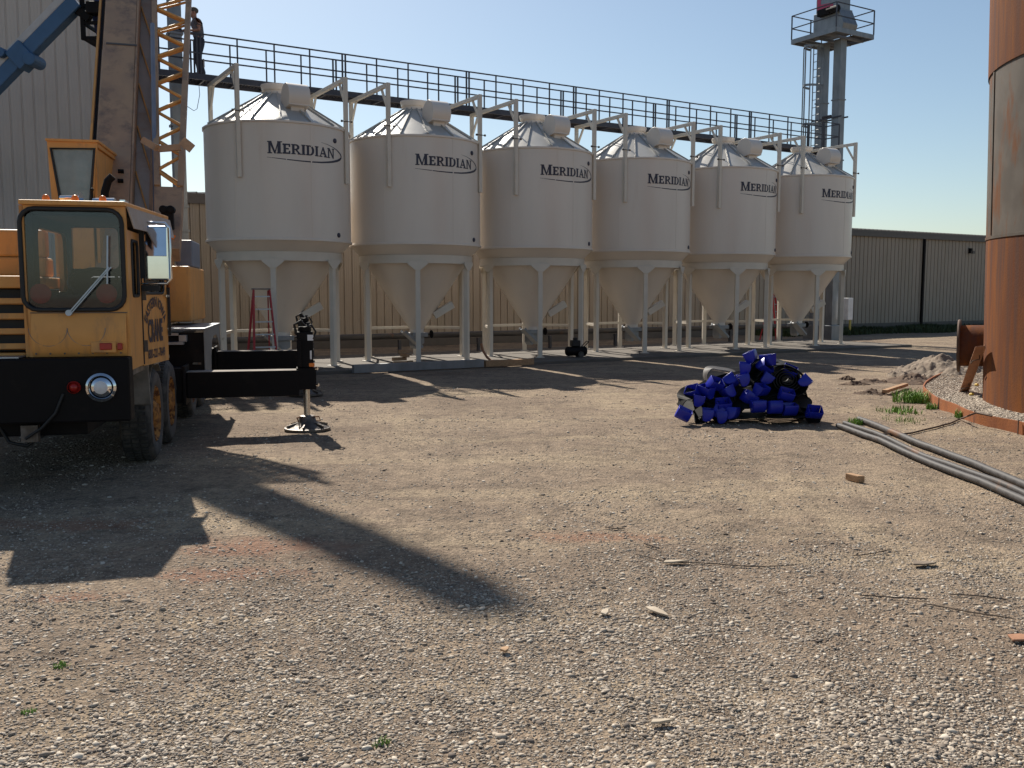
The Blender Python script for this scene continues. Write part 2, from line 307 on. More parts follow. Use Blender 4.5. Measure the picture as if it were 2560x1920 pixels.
# ------------------------------------------------------------------ world, sun, camera
SUNH = V((-.41, .912)).normalized(); ELEV = R(42)
w = bpy.data.worlds.new('World'); SC.world = w; w.use_nodes = True; nt = w.node_tree
sky = nt.nodes.new('ShaderNodeTexSky'); sky.sky_type = 'NISHITA'; sky.sun_disc = False; sky.sun_elevation = ELEV; sky.sun_rotation = math.atan2(SUNH.x, SUNH.y)
sky.altitude = 200; sky.air_density = 1.0; sky.dust_density = .85; sky.ozone_density = .35
tn = nt.nodes.new('ShaderNodeVectorMath'); tn.operation = 'MULTIPLY'; tn.inputs[1].default_value = (.97, 1.025, 1.03); nt.links.new(sky.outputs[0], tn.inputs[0]); nt.links.new(tn.outputs[0], nt.nodes['Background'].inputs[0]); nt.nodes['Background'].inputs[1].default_value = .072
sl = bpy.data.lights.new('sun', 'SUN'); sl.energy = 5.0; sl.angle = R(.53); sl.color = (1, .93, .82)
so = bpy.data.objects.new('sun', sl); COL.objects.link(so)
so.rotation_euler = V((SUNH.x*math.cos(ELEV), SUNH.y*math.cos(ELEV), math.sin(ELEV))).to_track_quat('Z', 'Y').to_euler()
cam = bpy.data.cameras.new('camera'); cam.sensor_width = 36; cam.lens = 36*F/2560; cam.clip_end = 6000; cam.clip_start = .05
co = bpy.data.objects.new('camera', cam); COL.objects.link(co); co.location = (0, 0, CAMH); co.rotation_euler = (PI/2-PITCH, 0, 0); SC.camera = co
SC.view_settings.view_transform = 'Standard'; SC.view_settings.look = 'None'; SC.view_settings.exposure = .5; SC.view_settings.gamma = 1
SC.cycles.max_bounces = 8; SC.cycles.transparent_max_bounces = 12

# ------------------------------------------------------------------ ground
def nz(x, y, s, seed=0.0): return noise.noise(V((x*s, y*s, seed)))
MC = V((9.6, 20.6, 0))
def gh(x, y):
    if abs(x) > 60 or y > 70 or y < -30: return 0.0
    h = .022*nz(x, y, .55, 3.1)+.012*nz(x, y, 1.7, 8.2)+.006*nz(x, y, 4.5, 1.7)
    if 3 < y < 19: xr = x-(1.2+.16*max(0, y-4)**1.25); h -= .02*math.exp(-((xr)/.22)**2)+.02*math.exp(-((xr-1.9)/.24)**2)-.012*math.exp(-((xr-.42)/.15)**2)-.012*math.exp(-((xr-1.45)/.15)**2)
    d = abs((x-C0.x)*RB.x+(y-C0.y)*RB.y); k = min(1, max(0, (d-2.6)/1.0)) if -3 < (x-C0.x)*RD.x+(y-C0.y)*RD.y < 25 else 1
    return h*k-.02*(1-k)
def axis(lo, hi, a, b, fine):
    c = list(np.arange(a, b+1e-6, fine)); st = fine; x = a; left = []
    while x > lo: st *= 1.35; x -= st; left.append(max(x, lo))
    st = fine; x = c[-1]; right = []
    while x < hi: st *= 1.35; x += st; right.append(min(x, hi))
    return np.array(left[::-1]+c+right)
xs = axis(-1600, 1600, -9, 14, .11); ys = axis(-400, 3000, 2.2, 26, .11)
gv = np.array([(x, y, gh(x, y)) for y in ys for x in xs]); nx = len(xs)
ii, jj = np.meshgrid(np.arange(nx-1), np.arange(len(ys)-1)); a = (jj*nx+ii).ravel()
me = npmesh('ground', gv, np.stack([a, a+1, a+1+nx, a+nx], 1), 'ground'); me.polygons.foreach_set('use_smooth', [True]*len(me.polygons))
link('ground', me, kind='structure')

# loose stones on the yard
phi = (1+5**.5)/2
ICO = np.array([(-1, phi, 0), (1, phi, 0), (-1, -phi, 0), (1, -phi, 0), (0, -1, phi), (0, 1, phi), (0, -1, -phi), (0, 1, -phi), (phi, 0, -1), (phi, 0, 1), (-phi, 0, -1), (-phi, 0, 1)])/1.9
ICF = np.array([(0, 11, 5), (0, 5, 1), (0, 1, 7), (0, 7, 10), (0, 10, 11), (1, 5, 9), (5, 11, 4), (11, 10, 2), (10, 7, 6), (7, 1, 8), (3, 9, 4), (3, 4, 2), (3, 2, 6), (3, 6, 8), (3, 8, 9), (4, 9, 5), (2, 4, 11), (6, 2, 10), (8, 6, 7), (9, 8, 1)])
def stones(pts, sizes, BV=ICO, BF=ICF):
    n = len(pts); sc = np.array(sizes)[:, None, None]*rng.uniform(.6, 1.35, (n, 1, 3))*np.array([1.15, 1.0, .48])
    nb = len(BV); v = BV[None]*rng.uniform(.72, 1.18, (n, nb, 1))*sc
    t = rng.uniform(0, 2*PI, n); tl = rng.normal(0, .35, n)
    c, s_ = np.cos(tl)[:, None], np.sin(tl)[:, None]; y, z = v[:, :, 1]*c-v[:, :, 2]*s_, v[:, :, 1]*s_+v[:, :, 2]*c
    c, s_ = np.cos(t)[:, None], np.sin(t)[:, None]
    v = np.stack([v[:, :, 0]*c-y*s_, v[:, :, 0]*s_+y*c, z], 2)+np.array(pts)[:, None, :]
    return v.reshape(-1, 3), (BF[None]+(np.arange(n)*nb)[:, None, None]).reshape(-1, 3)
OCV = np.array([(1, 0, 0), (-1, 0, 0), (0, 1, 0), (0, -1, 0), (0, 0, 1), (0, 0, -1)], float)*1.05; OCF = np.array([(0, 2, 4), (2, 1, 4), (1, 3, 4), (3, 0, 4), (2, 0, 5), (1, 2, 5), (3, 1, 5), (0, 3, 5)])
P, S, P2, S2 = [], [], [], []
def drop(X, Y, sz):
    a, b = (P, S) if sz > .0085 else (P2, S2); a.append((X, Y, gh(X, Y)+sz*.10)); b.append(sz)
k = 0
while k < 118000:
    q = random.random(); Y = 1/(1/2.9+q*(1/9.-1/2.9)); X = random.uniform(-.62, .62)*Y
    dens = .68+1.05*nz(X, Y, .5, 20)+.45*nz(X, Y, 1.7, 5)
    if Y > 4.8: dens -= .16*(Y-4.8)
    if random.random() > max(.06, dens): continue
    drop(X, Y, min(.021, .0058*math.exp(random.gauss(.0, .42)))*(1+.35*max(0, nz(X, Y, .8, 40)))); k += 1
k = 0
while k < 42000:
    q = random.random(); Y = 1/(1/5.+q*(1/19.-1/5.)); X = random.uniform(-.62, .62)*Y
    if random.random() > .3+.6*nz(X, Y, .6, 33)+.5*nz(X, Y, 2.1, 12): continue
    drop(X, Y, min(.022, .0058*math.exp(random.gauss(0, .42)))*(1+.05*max(0, Y-6))); k += 1
va, fa = stones(P, S); vb, fb = stones(P2, S2, OCV, OCF)
link('loose_gravel', npmesh('loose_gravel', np.concatenate([va, vb]), np.concatenate([fa, fb+len(va)]), 'stone'), kind='stuff')

# ------------------------------------------------------------------ buildings
def ribbed(mb, o, ex, L_, h, n, pitch, gap, depth, z0=0.0):
    # corrugated cladding: raised pans with narrow deep joints, on a backing sheet
    o, ex, n = V(o), V(ex), V(n); k = int(L_/pitch)
    mb.obox(o+ex*L_/2-n*(depth+.02)+V((0, 0, z0+h/2)), ex*L_/2, n*.02, V((0, 0, h/2)))
    for i in range(k):
        a = o+ex*(i*pitch+gap/2); wd = pitch-gap; t = .012
        pts = [a-n*depth, a+ex*t, a+ex*(wd*.3), a+ex*(wd*.34)+n*.006, a+ex*(wd*.38), a+ex*(wd*.62), a+ex*(wd*.66)+n*.006, a+ex*(wd*.70), a+ex*(wd-t), a+ex*wd-n*depth]
        m = len(pts); b = [p+V((0, 0, z0)) for p in pts]; tp = [p+V((0, 0, z0+h)) for p in pts]
        mb.add(b+tp, [(j, j+1, m+j+1, m+j) for j in range(m-1)])
    return mb
HB = 10.4
tb = thing('warehouse', 'tall taupe ribbed steel warehouse behind the crane boom', 'building', RW(-2.8, .8), ROWROT)
ribbed(MB(), (-16, 0, 0), (1, 0, 0), 15.9, HB, (0, -1, 0), .25, .024, .02).build('wall', 'tallwall', tb)
MB().box(-16, -.06, .06, 14, 0, HB-.02).build('side_wall', 'tallwall', tb)
MB().box(-.10, .03, -.03, .06, 0, HB).box(-.055, .03, .062, 13.9, 0, HB-.03).build('corner_trim', 'bluetrim', tb)
MB().box(-16.1, .08, -.08, 14.1, HB+.002, HB+.12).build('roof', 'trim', tb)
HS = 5.1
sh = thing('shed', 'long low tan ribbed steel shed running behind the whole row of silos', 'building', RW(-5, 7.0), ROWROT)
ribbed(MB(), (0, 0, 0), (1, 0, 0), 62, HS, (0, -1, 0), .305, .034, .04).build('wall', 'shedwall', sh)
mb = MB().prism([(-.3, -.14, HS+.02), (-.3, 6, HS+.55), (-.3, 12.2, HS+.02), (-.3, 12.2, HS-.10), (-.3, -.14, HS-.10)], (62.6, 0, 0))
for i in range(200): mb.prism([(-.2+i*.31, -.17, HS+.024), (-.13+i*.31, -.17, HS+.024), (-.15+i*.31, -.17, HS+.07), (-.18+i*.31, -.17, HS+.07)], (0, 6, .53))
mb.build('roof', 'trim', sh)
MB().box(-.05, 62.05, .085, 12, 0, HS-.11).build('inner_wall', 'shedwall', sh)
MB().box(-.1, 62.1, -.16, -.02, HS-.30, HS-.105).build('gutter', 'trim', sh)
s_dn = 37.0+5
MB().box(s_dn-.06, s_dn+.06, -.12, -.005, .1, HS-.30).build('downspout', 'chassis', sh)
lt = MB().box(46.0+.0, 46.16, -.16, -.002, 4.15, 4.42).build('wall_lamp', 'chassis', sh)
MB().box(45.98, 46.18, -.30, -.162, 4.12, 4.28).build('lamp_hood', 'trim', lt)
mb = MB().box(-.1, 62.1, -.05, -.004, 0, .42); mb.build('base_skirt', 'trim', sh)

# ------------------------------------------------------------------ concrete pad under the silos
MB().box(-2.4, 22.6, -2.75, 2.6, -.1, .07).build('concrete_pad', 'concrete', None, bevel=.02, kind='structure').matrix_world = Matrix.Translation(C0) @ Matrix.Rotation(ROWROT, 4, 'Z')

# ------------------------------------------------------------------ silos
RS, ZE, ZB = 1.83, 6.07, 3.255
def cyl(x, z, off): a = x/RS; return (math.sin(a)*(RS+off), -math.cos(a)*(RS+off), z)
def rect(x0, x1, y0, y1): return [(x0, y0), (x1, y0), (x1, y1), (x0, y1)]
def bowl(cx, cy, rx, ry, ix, iy, n=8):
    q = []
    for i in range(n):
        a, b = -PI/2+PI*i/n, -PI/2+PI*(i+1)/n
        q.append([(cx+rx*math.cos(a), cy+ry*math.sin(a)), (cx+rx*math.cos(b), cy+ry*math.sin(b)), (cx+ix*math.cos(b), cy+iy*math.sin(b)), (cx+ix*math.cos(a), cy+iy*math.sin(a))])
    return q
GL = {
 'M': (1.24, [rect(.09, .23, .07, .93), rect(0, .34, 0, .07), [(0, 1), (0, .93), (.33, .93), (.31, 1)], [(.12, .995), (.34, .995), (.68, .0), (.53, 0)], [(.60, .1), (.68, .02), (.94, .995), (.84, .995)], rect(.86, 1.08, .07, .93), rect(.78, 1.2, 0, .07), rect(.84, 1.2, .93, 1)]),
 'E': (.84, [rect(.09, .30, .13, .87), rect(0, .74, 0, .13), rect(0, .74, .87, 1), rect(.30, .58, .44, .57), rect(.63, .74, .13, .30), rect(.63, .74, .70, .87)]),
 'R': (1.02, [rect(.09, .30, .08, .92), rect(0, .40, 0, .08), rect(0, .30, .92, 1), rect(.30, .46, .88, 1), rect(.30, .46, .43, .54), [(.40, .43), (.60, .46), (.92, .08), (.68, .08)], rect(.66, 1.0, 0, .08)] + bowl(.46, .715, .36, .285, .15, .165)),
 'I': (.46, [rect(.09, .31, .08, .92), rect(0, .40, 0, .08), rect(0, .40, .92, 1)]),
 'D': (.98, [rect(.09, .30, .10, .90), rect(0, .42, 0, .10), rect(0, .42, .90, 1)] + bowl(.42, .5, .48, .5, .25, .40, 10)),
 'A': (1.08, [[(.10, .08), (.24, .08), (.56, 1), (.44, 1)], [(.40, .90), (.60, 1), (.96, .08), (.70, .08)], rect(.28, .70, .27, .38), rect(0, .36, 0, .08), rect(.62, 1.05, 0, .08)]),
 'N': (1.06, [rect(.09, .21, .08, .92), rect(0, .32, 0, .08), rect(0, .28, .92, 1), [(.10, .995), (.34, .995), (.93, .0), (.74, 0)], rect(.80, .92, .05, .92), rect(.68, 1.02, .92, 1)]),
}
def lettering():
    XS = .97; mb = MB(); x = -.80; H_ = .285; base = 5.285; k = 0
    for i, ch in enumerate('MERIDIAN'):
        s_ = H_ if i == 0 else H_*.83; wd, polys = GL[ch]
        for p in polys:
            k += 1; vs = []
            n = len(p); gx, gy = sum(q[0] for q in p)/n, sum(q[1] for q in p)/n; p = [(q[0]+.026*(1 if q[0] > gx else -1), q[1]+.012*(1 if q[1] > gy else -1)) for q in p]; fine = []
            for a, b in zip(p, p[1:]+p[:1]): fine += [a, ((a[0]+b[0])/2, (a[1]+b[1])/2)]
            mb.add([cyl(x+q[0]*s_*XS, base+q[1]*s_, .005+.0003*(k % 11)) for q in fine], [tuple(range(len(fine)))])
        x += wd*s_*XS+.012
    return mb
def swoosh():
    pts = [(620, -23), (700, -31), (780, -37), (850, -40), (920, -40), (985, -36), (1030, -29), (1070, -19), (1100, -7), (1120, 6), (1130, 20), (1131, 30), (1126, 42), (1115, 54), (1098, 67), (1075, 79), (1030, 93), (985, 101)]
    th = [.005, .012, .017, .020, .023, .027, .031, .036, .040, .041, .039, .035, .030, .024, .018, .013, .008, .003]
    c = [(RS*(math.asin(max(-1, min(1, (x*.3617+440-692)*.0098/RS)))-R(17.1)), 5.275+y*.00354) for x, y in pts]; mb = MB(); L_ = []; R_ = []
    for i, (x, z) in enumerate(c):
        a, b = c[max(0, i-1)], c[min(len(c)-1, i+1)]; dx, dz = b[0]-a[0], b[1]-a[1]; l = math.hypot(dx, dz); nx_, nz_ = -dz/l, dx/l
        L_.append(cyl(x+nx_*th[i]*.7, z+nz_*th[i]*.7, .005)); R_.append(cyl(x-nx_*th[i]*.7, z-nz_*th[i]*.7, .005))
    n = len(c); return mb.add(L_+R_, [(i, n+i, n+i+1, i+1) for i in range(n-1)])
def make_silo():
    t = thing('hopper_silo', 'x', 'silo', C0, ROWROT, 'cream hopper silos standing in a row')
    mb = MB().lathe([(RS, ZB), (RS, 4.2), (RS, 5.2), (RS, ZE)], 96)
    for a in (-52, 8, 68, 128, 188, 248):
        mb.obox((math.sin(R(a))*(RS+.001), -math.cos(R(a))*(RS+.001), (ZB+ZE)/2), (math.cos(R(a))*.018, math.sin(R(a))*.018, 0), (math.sin(R(a))*.004, -math.cos(R(a))*.004, 0), (0, 0, (ZE-ZB)/2-.06))
    mb.build('cylinder_wall', 'cream', t, 40)
    MB().lathe([(RS+.004, ZB+.03), (RS+.028, ZB+.02), (RS+.028, ZB-.03), (RS+.0, ZB-.03)], 96).build('lower_rim', 'cream', t, 40)
    MB().lathe([(RS+.003, ZE-.05), (RS+.03, ZE-.04), (RS+.03, ZE+.005), (RS-.02, ZE+.012)], 96).build('eave_rim', 'cream', t, 40)
    zt, rt = 7.0, .34
    n = 16; mb = MB(); mb.lathe([(RS+.02, ZE+.004), (rt, zt)], 96)
    rf = mb.build('roof', 'cream_roof', t, 30)
    mb = MB()
    for i in range(n):
        a = 2*PI*(i+.35)/n; u = V((math.cos(a), math.sin(a), 0))
        p, q = u*(RS+.015)+V((0, 0, ZE+.022)), u*(rt+.01)+V((0, 0, zt+.018)); mb.bar(p, q, .022, .05)
    mb.build('roof_rib', 'cream_roof', rf)
    MB().lathe([(rt-.01, 6.96), (rt-.01, 7.10), (rt+.02, 7.10), (rt+.06, 7.22), (rt+.05, 7.25), (0.01, 7.29)], 40).build('cap', 'cream', t, 40)
    MB().lathe([(RS-.01, ZB-.031), (1.57, 2.965), (1.50, 2.90), (.2, .92), (.2, .80)], 72).build('hopper_cone', 'cream', t, 25)
    MB().lathe([(1.575, 2.966), (1.60, 2.96), (1.60, 2.74), (1.575, 2.735), (1.56, 2.74), (1.56, 2.955)], 96, close=True).build('support_ring', 'cream_leg', t, 40)
    for ph in (-24, 36, 96, 156, 216, 276):
        a = R(ph); ur = V((math.sin(a), -math.cos(a), 0)); tg = V((math.cos(a), math.sin(a), 0)); c = ur*1.585
        mb = MB().obox(c+V((0, 0, 1.405)), ur*.06, tg*.065, V((0, 0, 1.335)))
        mb.prism([c+ur*.062+tg*x+V((0, 0, z)) for x, z in ((-.27, 2.79), (.27, 2.79), (.27, 2.715), (.068, 2.55), (-.068, 2.55), (-.27, 2.715))], ur*.012)
        mb.obox(c+V((0, 0, .08)), ur*.13, tg*.12, V((0, 0, .012)))
        mb.build('leg', 'cream_leg', t, bevel=.006)
    pts = [V((math.sin(R(p))*1.585, -math.cos(R(p))*1.585, .92)) for p in (276, 216, 156, 96)]
    for p, q in zip(pts, pts[1:]):
        d = (q-p).normalized()*.07; MB().bar(p+d, q-d, .05, .075).build('brace', 'cream_leg', t)
    # walkway bridge frames, one each side
    for s_ in (-1.37, 1.37):
        f, r, zt2 = -1.285, 1.285, 7.33; mb = MB()
        mb.bar((s_, f, 4.72), (s_, f, zt2+.05), .10, .10).bar((s_, r, 4.9), (s_, r, zt2+.05), .10, .10)
        mb.bar((s_, f+.052, zt2), (s_, r-.052, zt2), .098, .096)
        mb.bar((s_, f+.03, 6.72), (s_, f+.40, zt2-.05), .055, .055).bar((s_, r-.03, 6.72), (s_, r-.40, zt2-.05), .055, .055)
        fr = mb.build('bridge_frame', 'cream_leg', t, bevel=.005)
        MB().tube((s_-.13, f-.055, 6.28), (s_+.13, f-.055, 6.28), .012, 8).tube((s_-.15, f-.055, 6.28), (s_-.11, f-.055, 6.28), .03, 8).tube((s_+.11, f-.055, 6.28), (s_+.15, f-.055, 6.28), .03, 8).build('bolt', 'padsteel', fr)
    # hooded vent lying on the front slope
    vc = V((.12, -1.13, 6.765)); mb = MB(); rr = .335; n = 28; L2 = .27; prof = []
    for i in range(n+1):
        a = R(-35+250*i/n); prof.append((rr*math.cos(a), rr*math.sin(a)))
    prof += [(-.29, -.22), (.16, -.30)]
    mb.prism([vc+V((-L2, y, z)) for y, z in prof], (2*L2, 0, 0)); vn = mb.build('roof_vent', 'cream', t, 35, bevel=.008)
    MB().box(.12-.17, .12+.17, -1.28, -.85, 6.35, 6.62).build('vent_neck', 'cream', vn)
    for a, z in ((31.5, 5.73), (34.5, 3.40)):
        u = V((math.sin(R(a)), -math.cos(R(a)), 0)); MB().lathe([(.06, 0), (.06, .02), (.045, .03), (.001, .032)], 20, u*(RS-.002)+V((0, 0, z)), u).build('sight_glass', 'decal', t, 40)
    lettering().build('lettering', 'decal', t); swoosh().build('swoosh', 'decal', t)
    # outlet, gate, spout, poke tube
    MB().box(-.24, .24, -.24, .24, .70, .82).build('slide_gate', 'galv', t, bevel=.01)
    mb = MB(); mb.prism([(-.16, -.16, .69), (.16, -.16, .69), (.16, -.16, .52), (-.10, -.16, .36), (-.16, -.16, .45)], (0, .32, 0)); mb.build('outlet_boot', 'galv', t)
    MB().bar((-.62, -.42, .86), (-.08, -.42, .40), .30, .02).bar((-.62, -.275, .89), (-.08, -.275, .43), .015, .07).bar((-.62, -.565, .89), (-.08, -.565, .43), .015, .07).build('chute', 'galv', t)
    MB().lathe([(.10, -.02), (.12, 0), (.10, .02)], 16, (.42, -.1, .77), (1, 0, 0), True, True).bar((.24, -.1, .77), (.44, -.1, .77), .03, .03).build('hand_wheel', 'chassis', t)
    MB().bar((.40, -.30, 1.30), (.93, -.44, 1.62), .20, .20).build('poke_tube', 'cream_leg', t, bevel=.01)
    return t
SL = ['cream hopper silo nearest the crane, with the red stepladder under it', 'second cream hopper silo from the crane, grey channel lying at its feet',
      'third cream hopper silo from the crane, black compressor at its right leg', 'cream hopper silo left of the blue bucket pile, fourth from the crane',
      'cream hopper silo directly behind the blue bucket pile, black switch box on its leg', 'farthest cream hopper silo, beside the galvanised elevator legs']
silo = make_silo()
for i in range(6):
    o = silo if i == 0 else dup(silo)
    o.location = C0+RD*3.913*i; o['label'] = SL[i]

# ------------------------------------------------------------------ catwalk
S0, S1 = -2.72, 22.7
cw = thing('catwalk', 'dark steel railed catwalk bridging the tops of all six silos', 'walkway', C0, ROWROT)
MB().box(S0, S1, .90, .95, 7.385, 7.535).box(S0, S1, 1.62, 1.67, 7.385, 7.535).build('side_channel', 'dark_steel', cw)
mb = MB()
for i in range(int((S1-S0)/.085)): x = S0+.02+i*.085; mb.box(x, x+.022, .952, 1.618, 7.47, 7.50)
for j in range(5): y = 1.02+j*.13; mb.box(S0, S1, y, y+.02, 7.50, 7.512)
mb.build('grating', 'padsteel', cw)
x = S0+.3
while x < S1: MB().box(x, x+.05, .955, 1.615, 7.39, 7.466).build('joist', 'dark_steel', cw); x += .82
L3 = 3.913; posts = []
x = 2.21
while x > S0+.25: x -= L3
seams = []
while x < S1+.5: seams.append(x); x += L3
for yy in (.925, 1.645):
    for z in (8.53, 8.05): MB().bar((S0, yy, z), (S1, yy, z), .034, .034).build('rail', 'dark_steel', cw)
    px_ = [(S0+.03, .04), (S1, .04)]
    for sm in seams: px_ += [(sm-.045, .04), (sm+.045, .04)]+[(sm+L3*q, .034) for q in (.25, .5, .75)]
    for xx, w_ in px_:
        if S0 < xx <= S1: MB().bar((xx, yy, 7.54), (xx, yy, 8.51), w_, w_).build('rail_post', 'dark_steel', cw)
MB().bar((S1, .925, 8.53), (S1, 1.645, 8.53), .04, .04).bar((S1, .925, 8.05), (S1, 1.645, 8.05), .04, .04).box(S1-.03, S1+.02, .952, 1.618, 7.51, 7.66).build('end_rail', 'dark_steel', cw)
# loose cable hanging below
pa, pb = dp(497, 207, 24.3), dp(462, 262, 24.3); pm = dp(485, 277, 24.3)
MB().path([pa, pa*.75+pm*.25+V((.05, 0, -.12)), pm+V((.08, 0, .05)), pm, pb], .008, 6).build('hanging_cable', 'chassis', label='thin dark cable drooping from the left end of the catwalk', cat='cable')

# ------------------------------------------------------------------ bucket elevator at the far end
SE, YE = 23.75, 2.3
el = thing('bucket_elevator', 'tall galvanised bucket elevator with caged ladder and railed head platform', 'elevator', RW(SE, YE), ROWROT)
for yy in (-.42, .42):
    mb = MB().box(-.175, .175, yy-.175, yy+.175, .3, 12.1)
    for z in (2.4, 4.9, 7.3, 9.7): mb.box(-.205, .205, yy-.205, yy+.205, z, z+.05)
    mb.build('elevator_leg', 'galv', el)
MB().box(-.34, .34, -.75, .75, 0, .62).build('boot', 'galv', el, bevel=.02)
mb = MB().box(-.205, .205, -.2, .2, 9.1, 9.16).box(-.22, -.19, -.75, .75, 9.0, 9.06).box(.19, .22, -.75, .75, 9.0, 9.06); mb.build('tie_bar', 'dark_steel', el)
pz, hw = 12.1, 1.12
mb = MB()
for a, b in (((-hw, -hw), (hw, -hw)), ((hw, -hw), (hw, hw)), ((hw, hw), (-hw, hw)), ((-hw, hw), (-hw, -hw))): mb.bar((*a, pz+.09), (*b, pz+.09), .05, .18)
for y in (-.62, 0, .62): mb.bar((-hw, y, pz+.03), (hw, y, pz+.03), .06, .1)
mb.box(-hw+.03, -.3, -hw+.03, hw-.03, pz+.12, pz+.15).box(.3, hw-.03, .05, hw-.03, pz+.12, pz+.15).box(-.3, .3, .7, hw-.03, pz+.12, pz+.15)
mb.build('platform', 'galv', el)
mb = MB()
for i in range(9):
    x = .34+i*.085; mb.bar((x, -hw+.05, pz+.13), (x, 0, pz+.13), .02, .03)
for i in range(9): y = -1.05+i*.12; mb.bar((.32, y, pz+.128), (hw-.04, y, pz+.128), .012, .02)
mb.build('platform_grating', 'padsteel', el)
mb = MB(); cs = [(-hw, -hw), (hw, -hw), (hw, hw), (-hw, hw)]
for i in range(4):
    a, b = cs[i], cs[(i+1) % 4]
    mb.bar((*a, pz+.18), (*a, pz+1.12), .04, .04); m_ = ((a[0]+b[0])/2, (a[1]+b[1])/2)
    if i in (1, 2): mb.bar((*m_, pz+.18), (*m_, pz+1.12), .04, .04)
    for z in (pz+1.12, pz+.62): mb.bar((*a, z), (*b, z), .035, .035)
mb.build('railing', 'dark_steel', el)
mb = MB().box(-.42, .42, -.62, .62, pz+.2, pz+1.15).box(-.36, .36, -.55, .55, pz+1.15, pz+2.2); mb.prism([(-.42, -.9, pz+.5), (-.42, -.62, pz+1.1), (-.42, -.62, pz+.2), (-.42, -.8, pz+.2)], (.84, 0, 0))
hd = mb.build('elevator_head', 'galv', el, bevel=.015)
mb = MB().prism([(-.363, .45, pz+1.95), (-.363, .45, pz+2.12), (-.363, -.25, pz+2.0), (-.363, -.25, pz+1.85)], (-.004, 0, 0)).prism([(-.363, .5, pz+1.30), (-.363, .5, pz+1.50), (-.363, -.30, pz+1.42), (-.363, -.30, pz+1.26)], (-.004, 0, 0)).prism([(-.363, .5, pz+1.505), (-.363, .5, pz+1.945), (-.363, .32, pz+1.92), (-.363, .32, pz+1.49)], (-.004, 0, 0))
mb.build('lettering', 'pink', hd)
MB().box(-.65, -.43, -.35, .25, pz+.95, pz+1.2).tube((-.55, -.2, pz+1.08), (-.55, -.72, pz+1.08), .13, 14).build('drive_motor', 'chassis', hd)
mb = MB(); xl, yl = -.36, .42
for yy in (-.19, .19): mb.bar((xl, yl+yy, .6), (xl, yl+yy, pz+.1), .04, .02)
z = .7
while z < pz: mb.tube((xl, yl-.19, z), (xl, yl+.19, z), .014, 6); z += .305
mb.build('ladder', 'galv', el)
mb = MB(); zz = 2.6; hoop = lambda z: [(xl-.36*math.sin(PI*i/12)*1.9, yl+.36*math.cos(PI*i/12), z) for i in range(13)]
while zz < pz-.1:
    h = hoop(zz)
    for a, b in zip(h, h[1:]): mb.bar(a, b, .02, .09)
    zz += 1.55
for i in (2, 4, 6, 8, 10): a = hoop(0)[i]; mb.bar((a[0], a[1], 2.6), (a[0], a[1], pz-.25), .05, .02)
mb.build('ladder_cage', 'galv', el)
MB().box(.25, .55, -1.05, -.75, .85, 1.75).build('control_cabinet', 'white', el, bevel=.02)

# galvanised spout pipe behind the lattice jib
q0, q1 = dp(450, 480, 25.6), dp(431, 0, 25.6)
sp = thing('downspout_duct', 'pale galvanised vertical duct seen through the lattice jib', 'duct', (q0.x, q0.y, 0), ROWROT)
MB().box(-.155, .155, -.15, .15, 0, 10.2).build('trunk', 'galv', sp)
mb = MB()
for z in (1.2, 3.6, 4.25, 6.4, 8.8): mb.box(-.19, .19, -.19, .19, z, z+.06)
mb.build('flange', 'galv', sp)

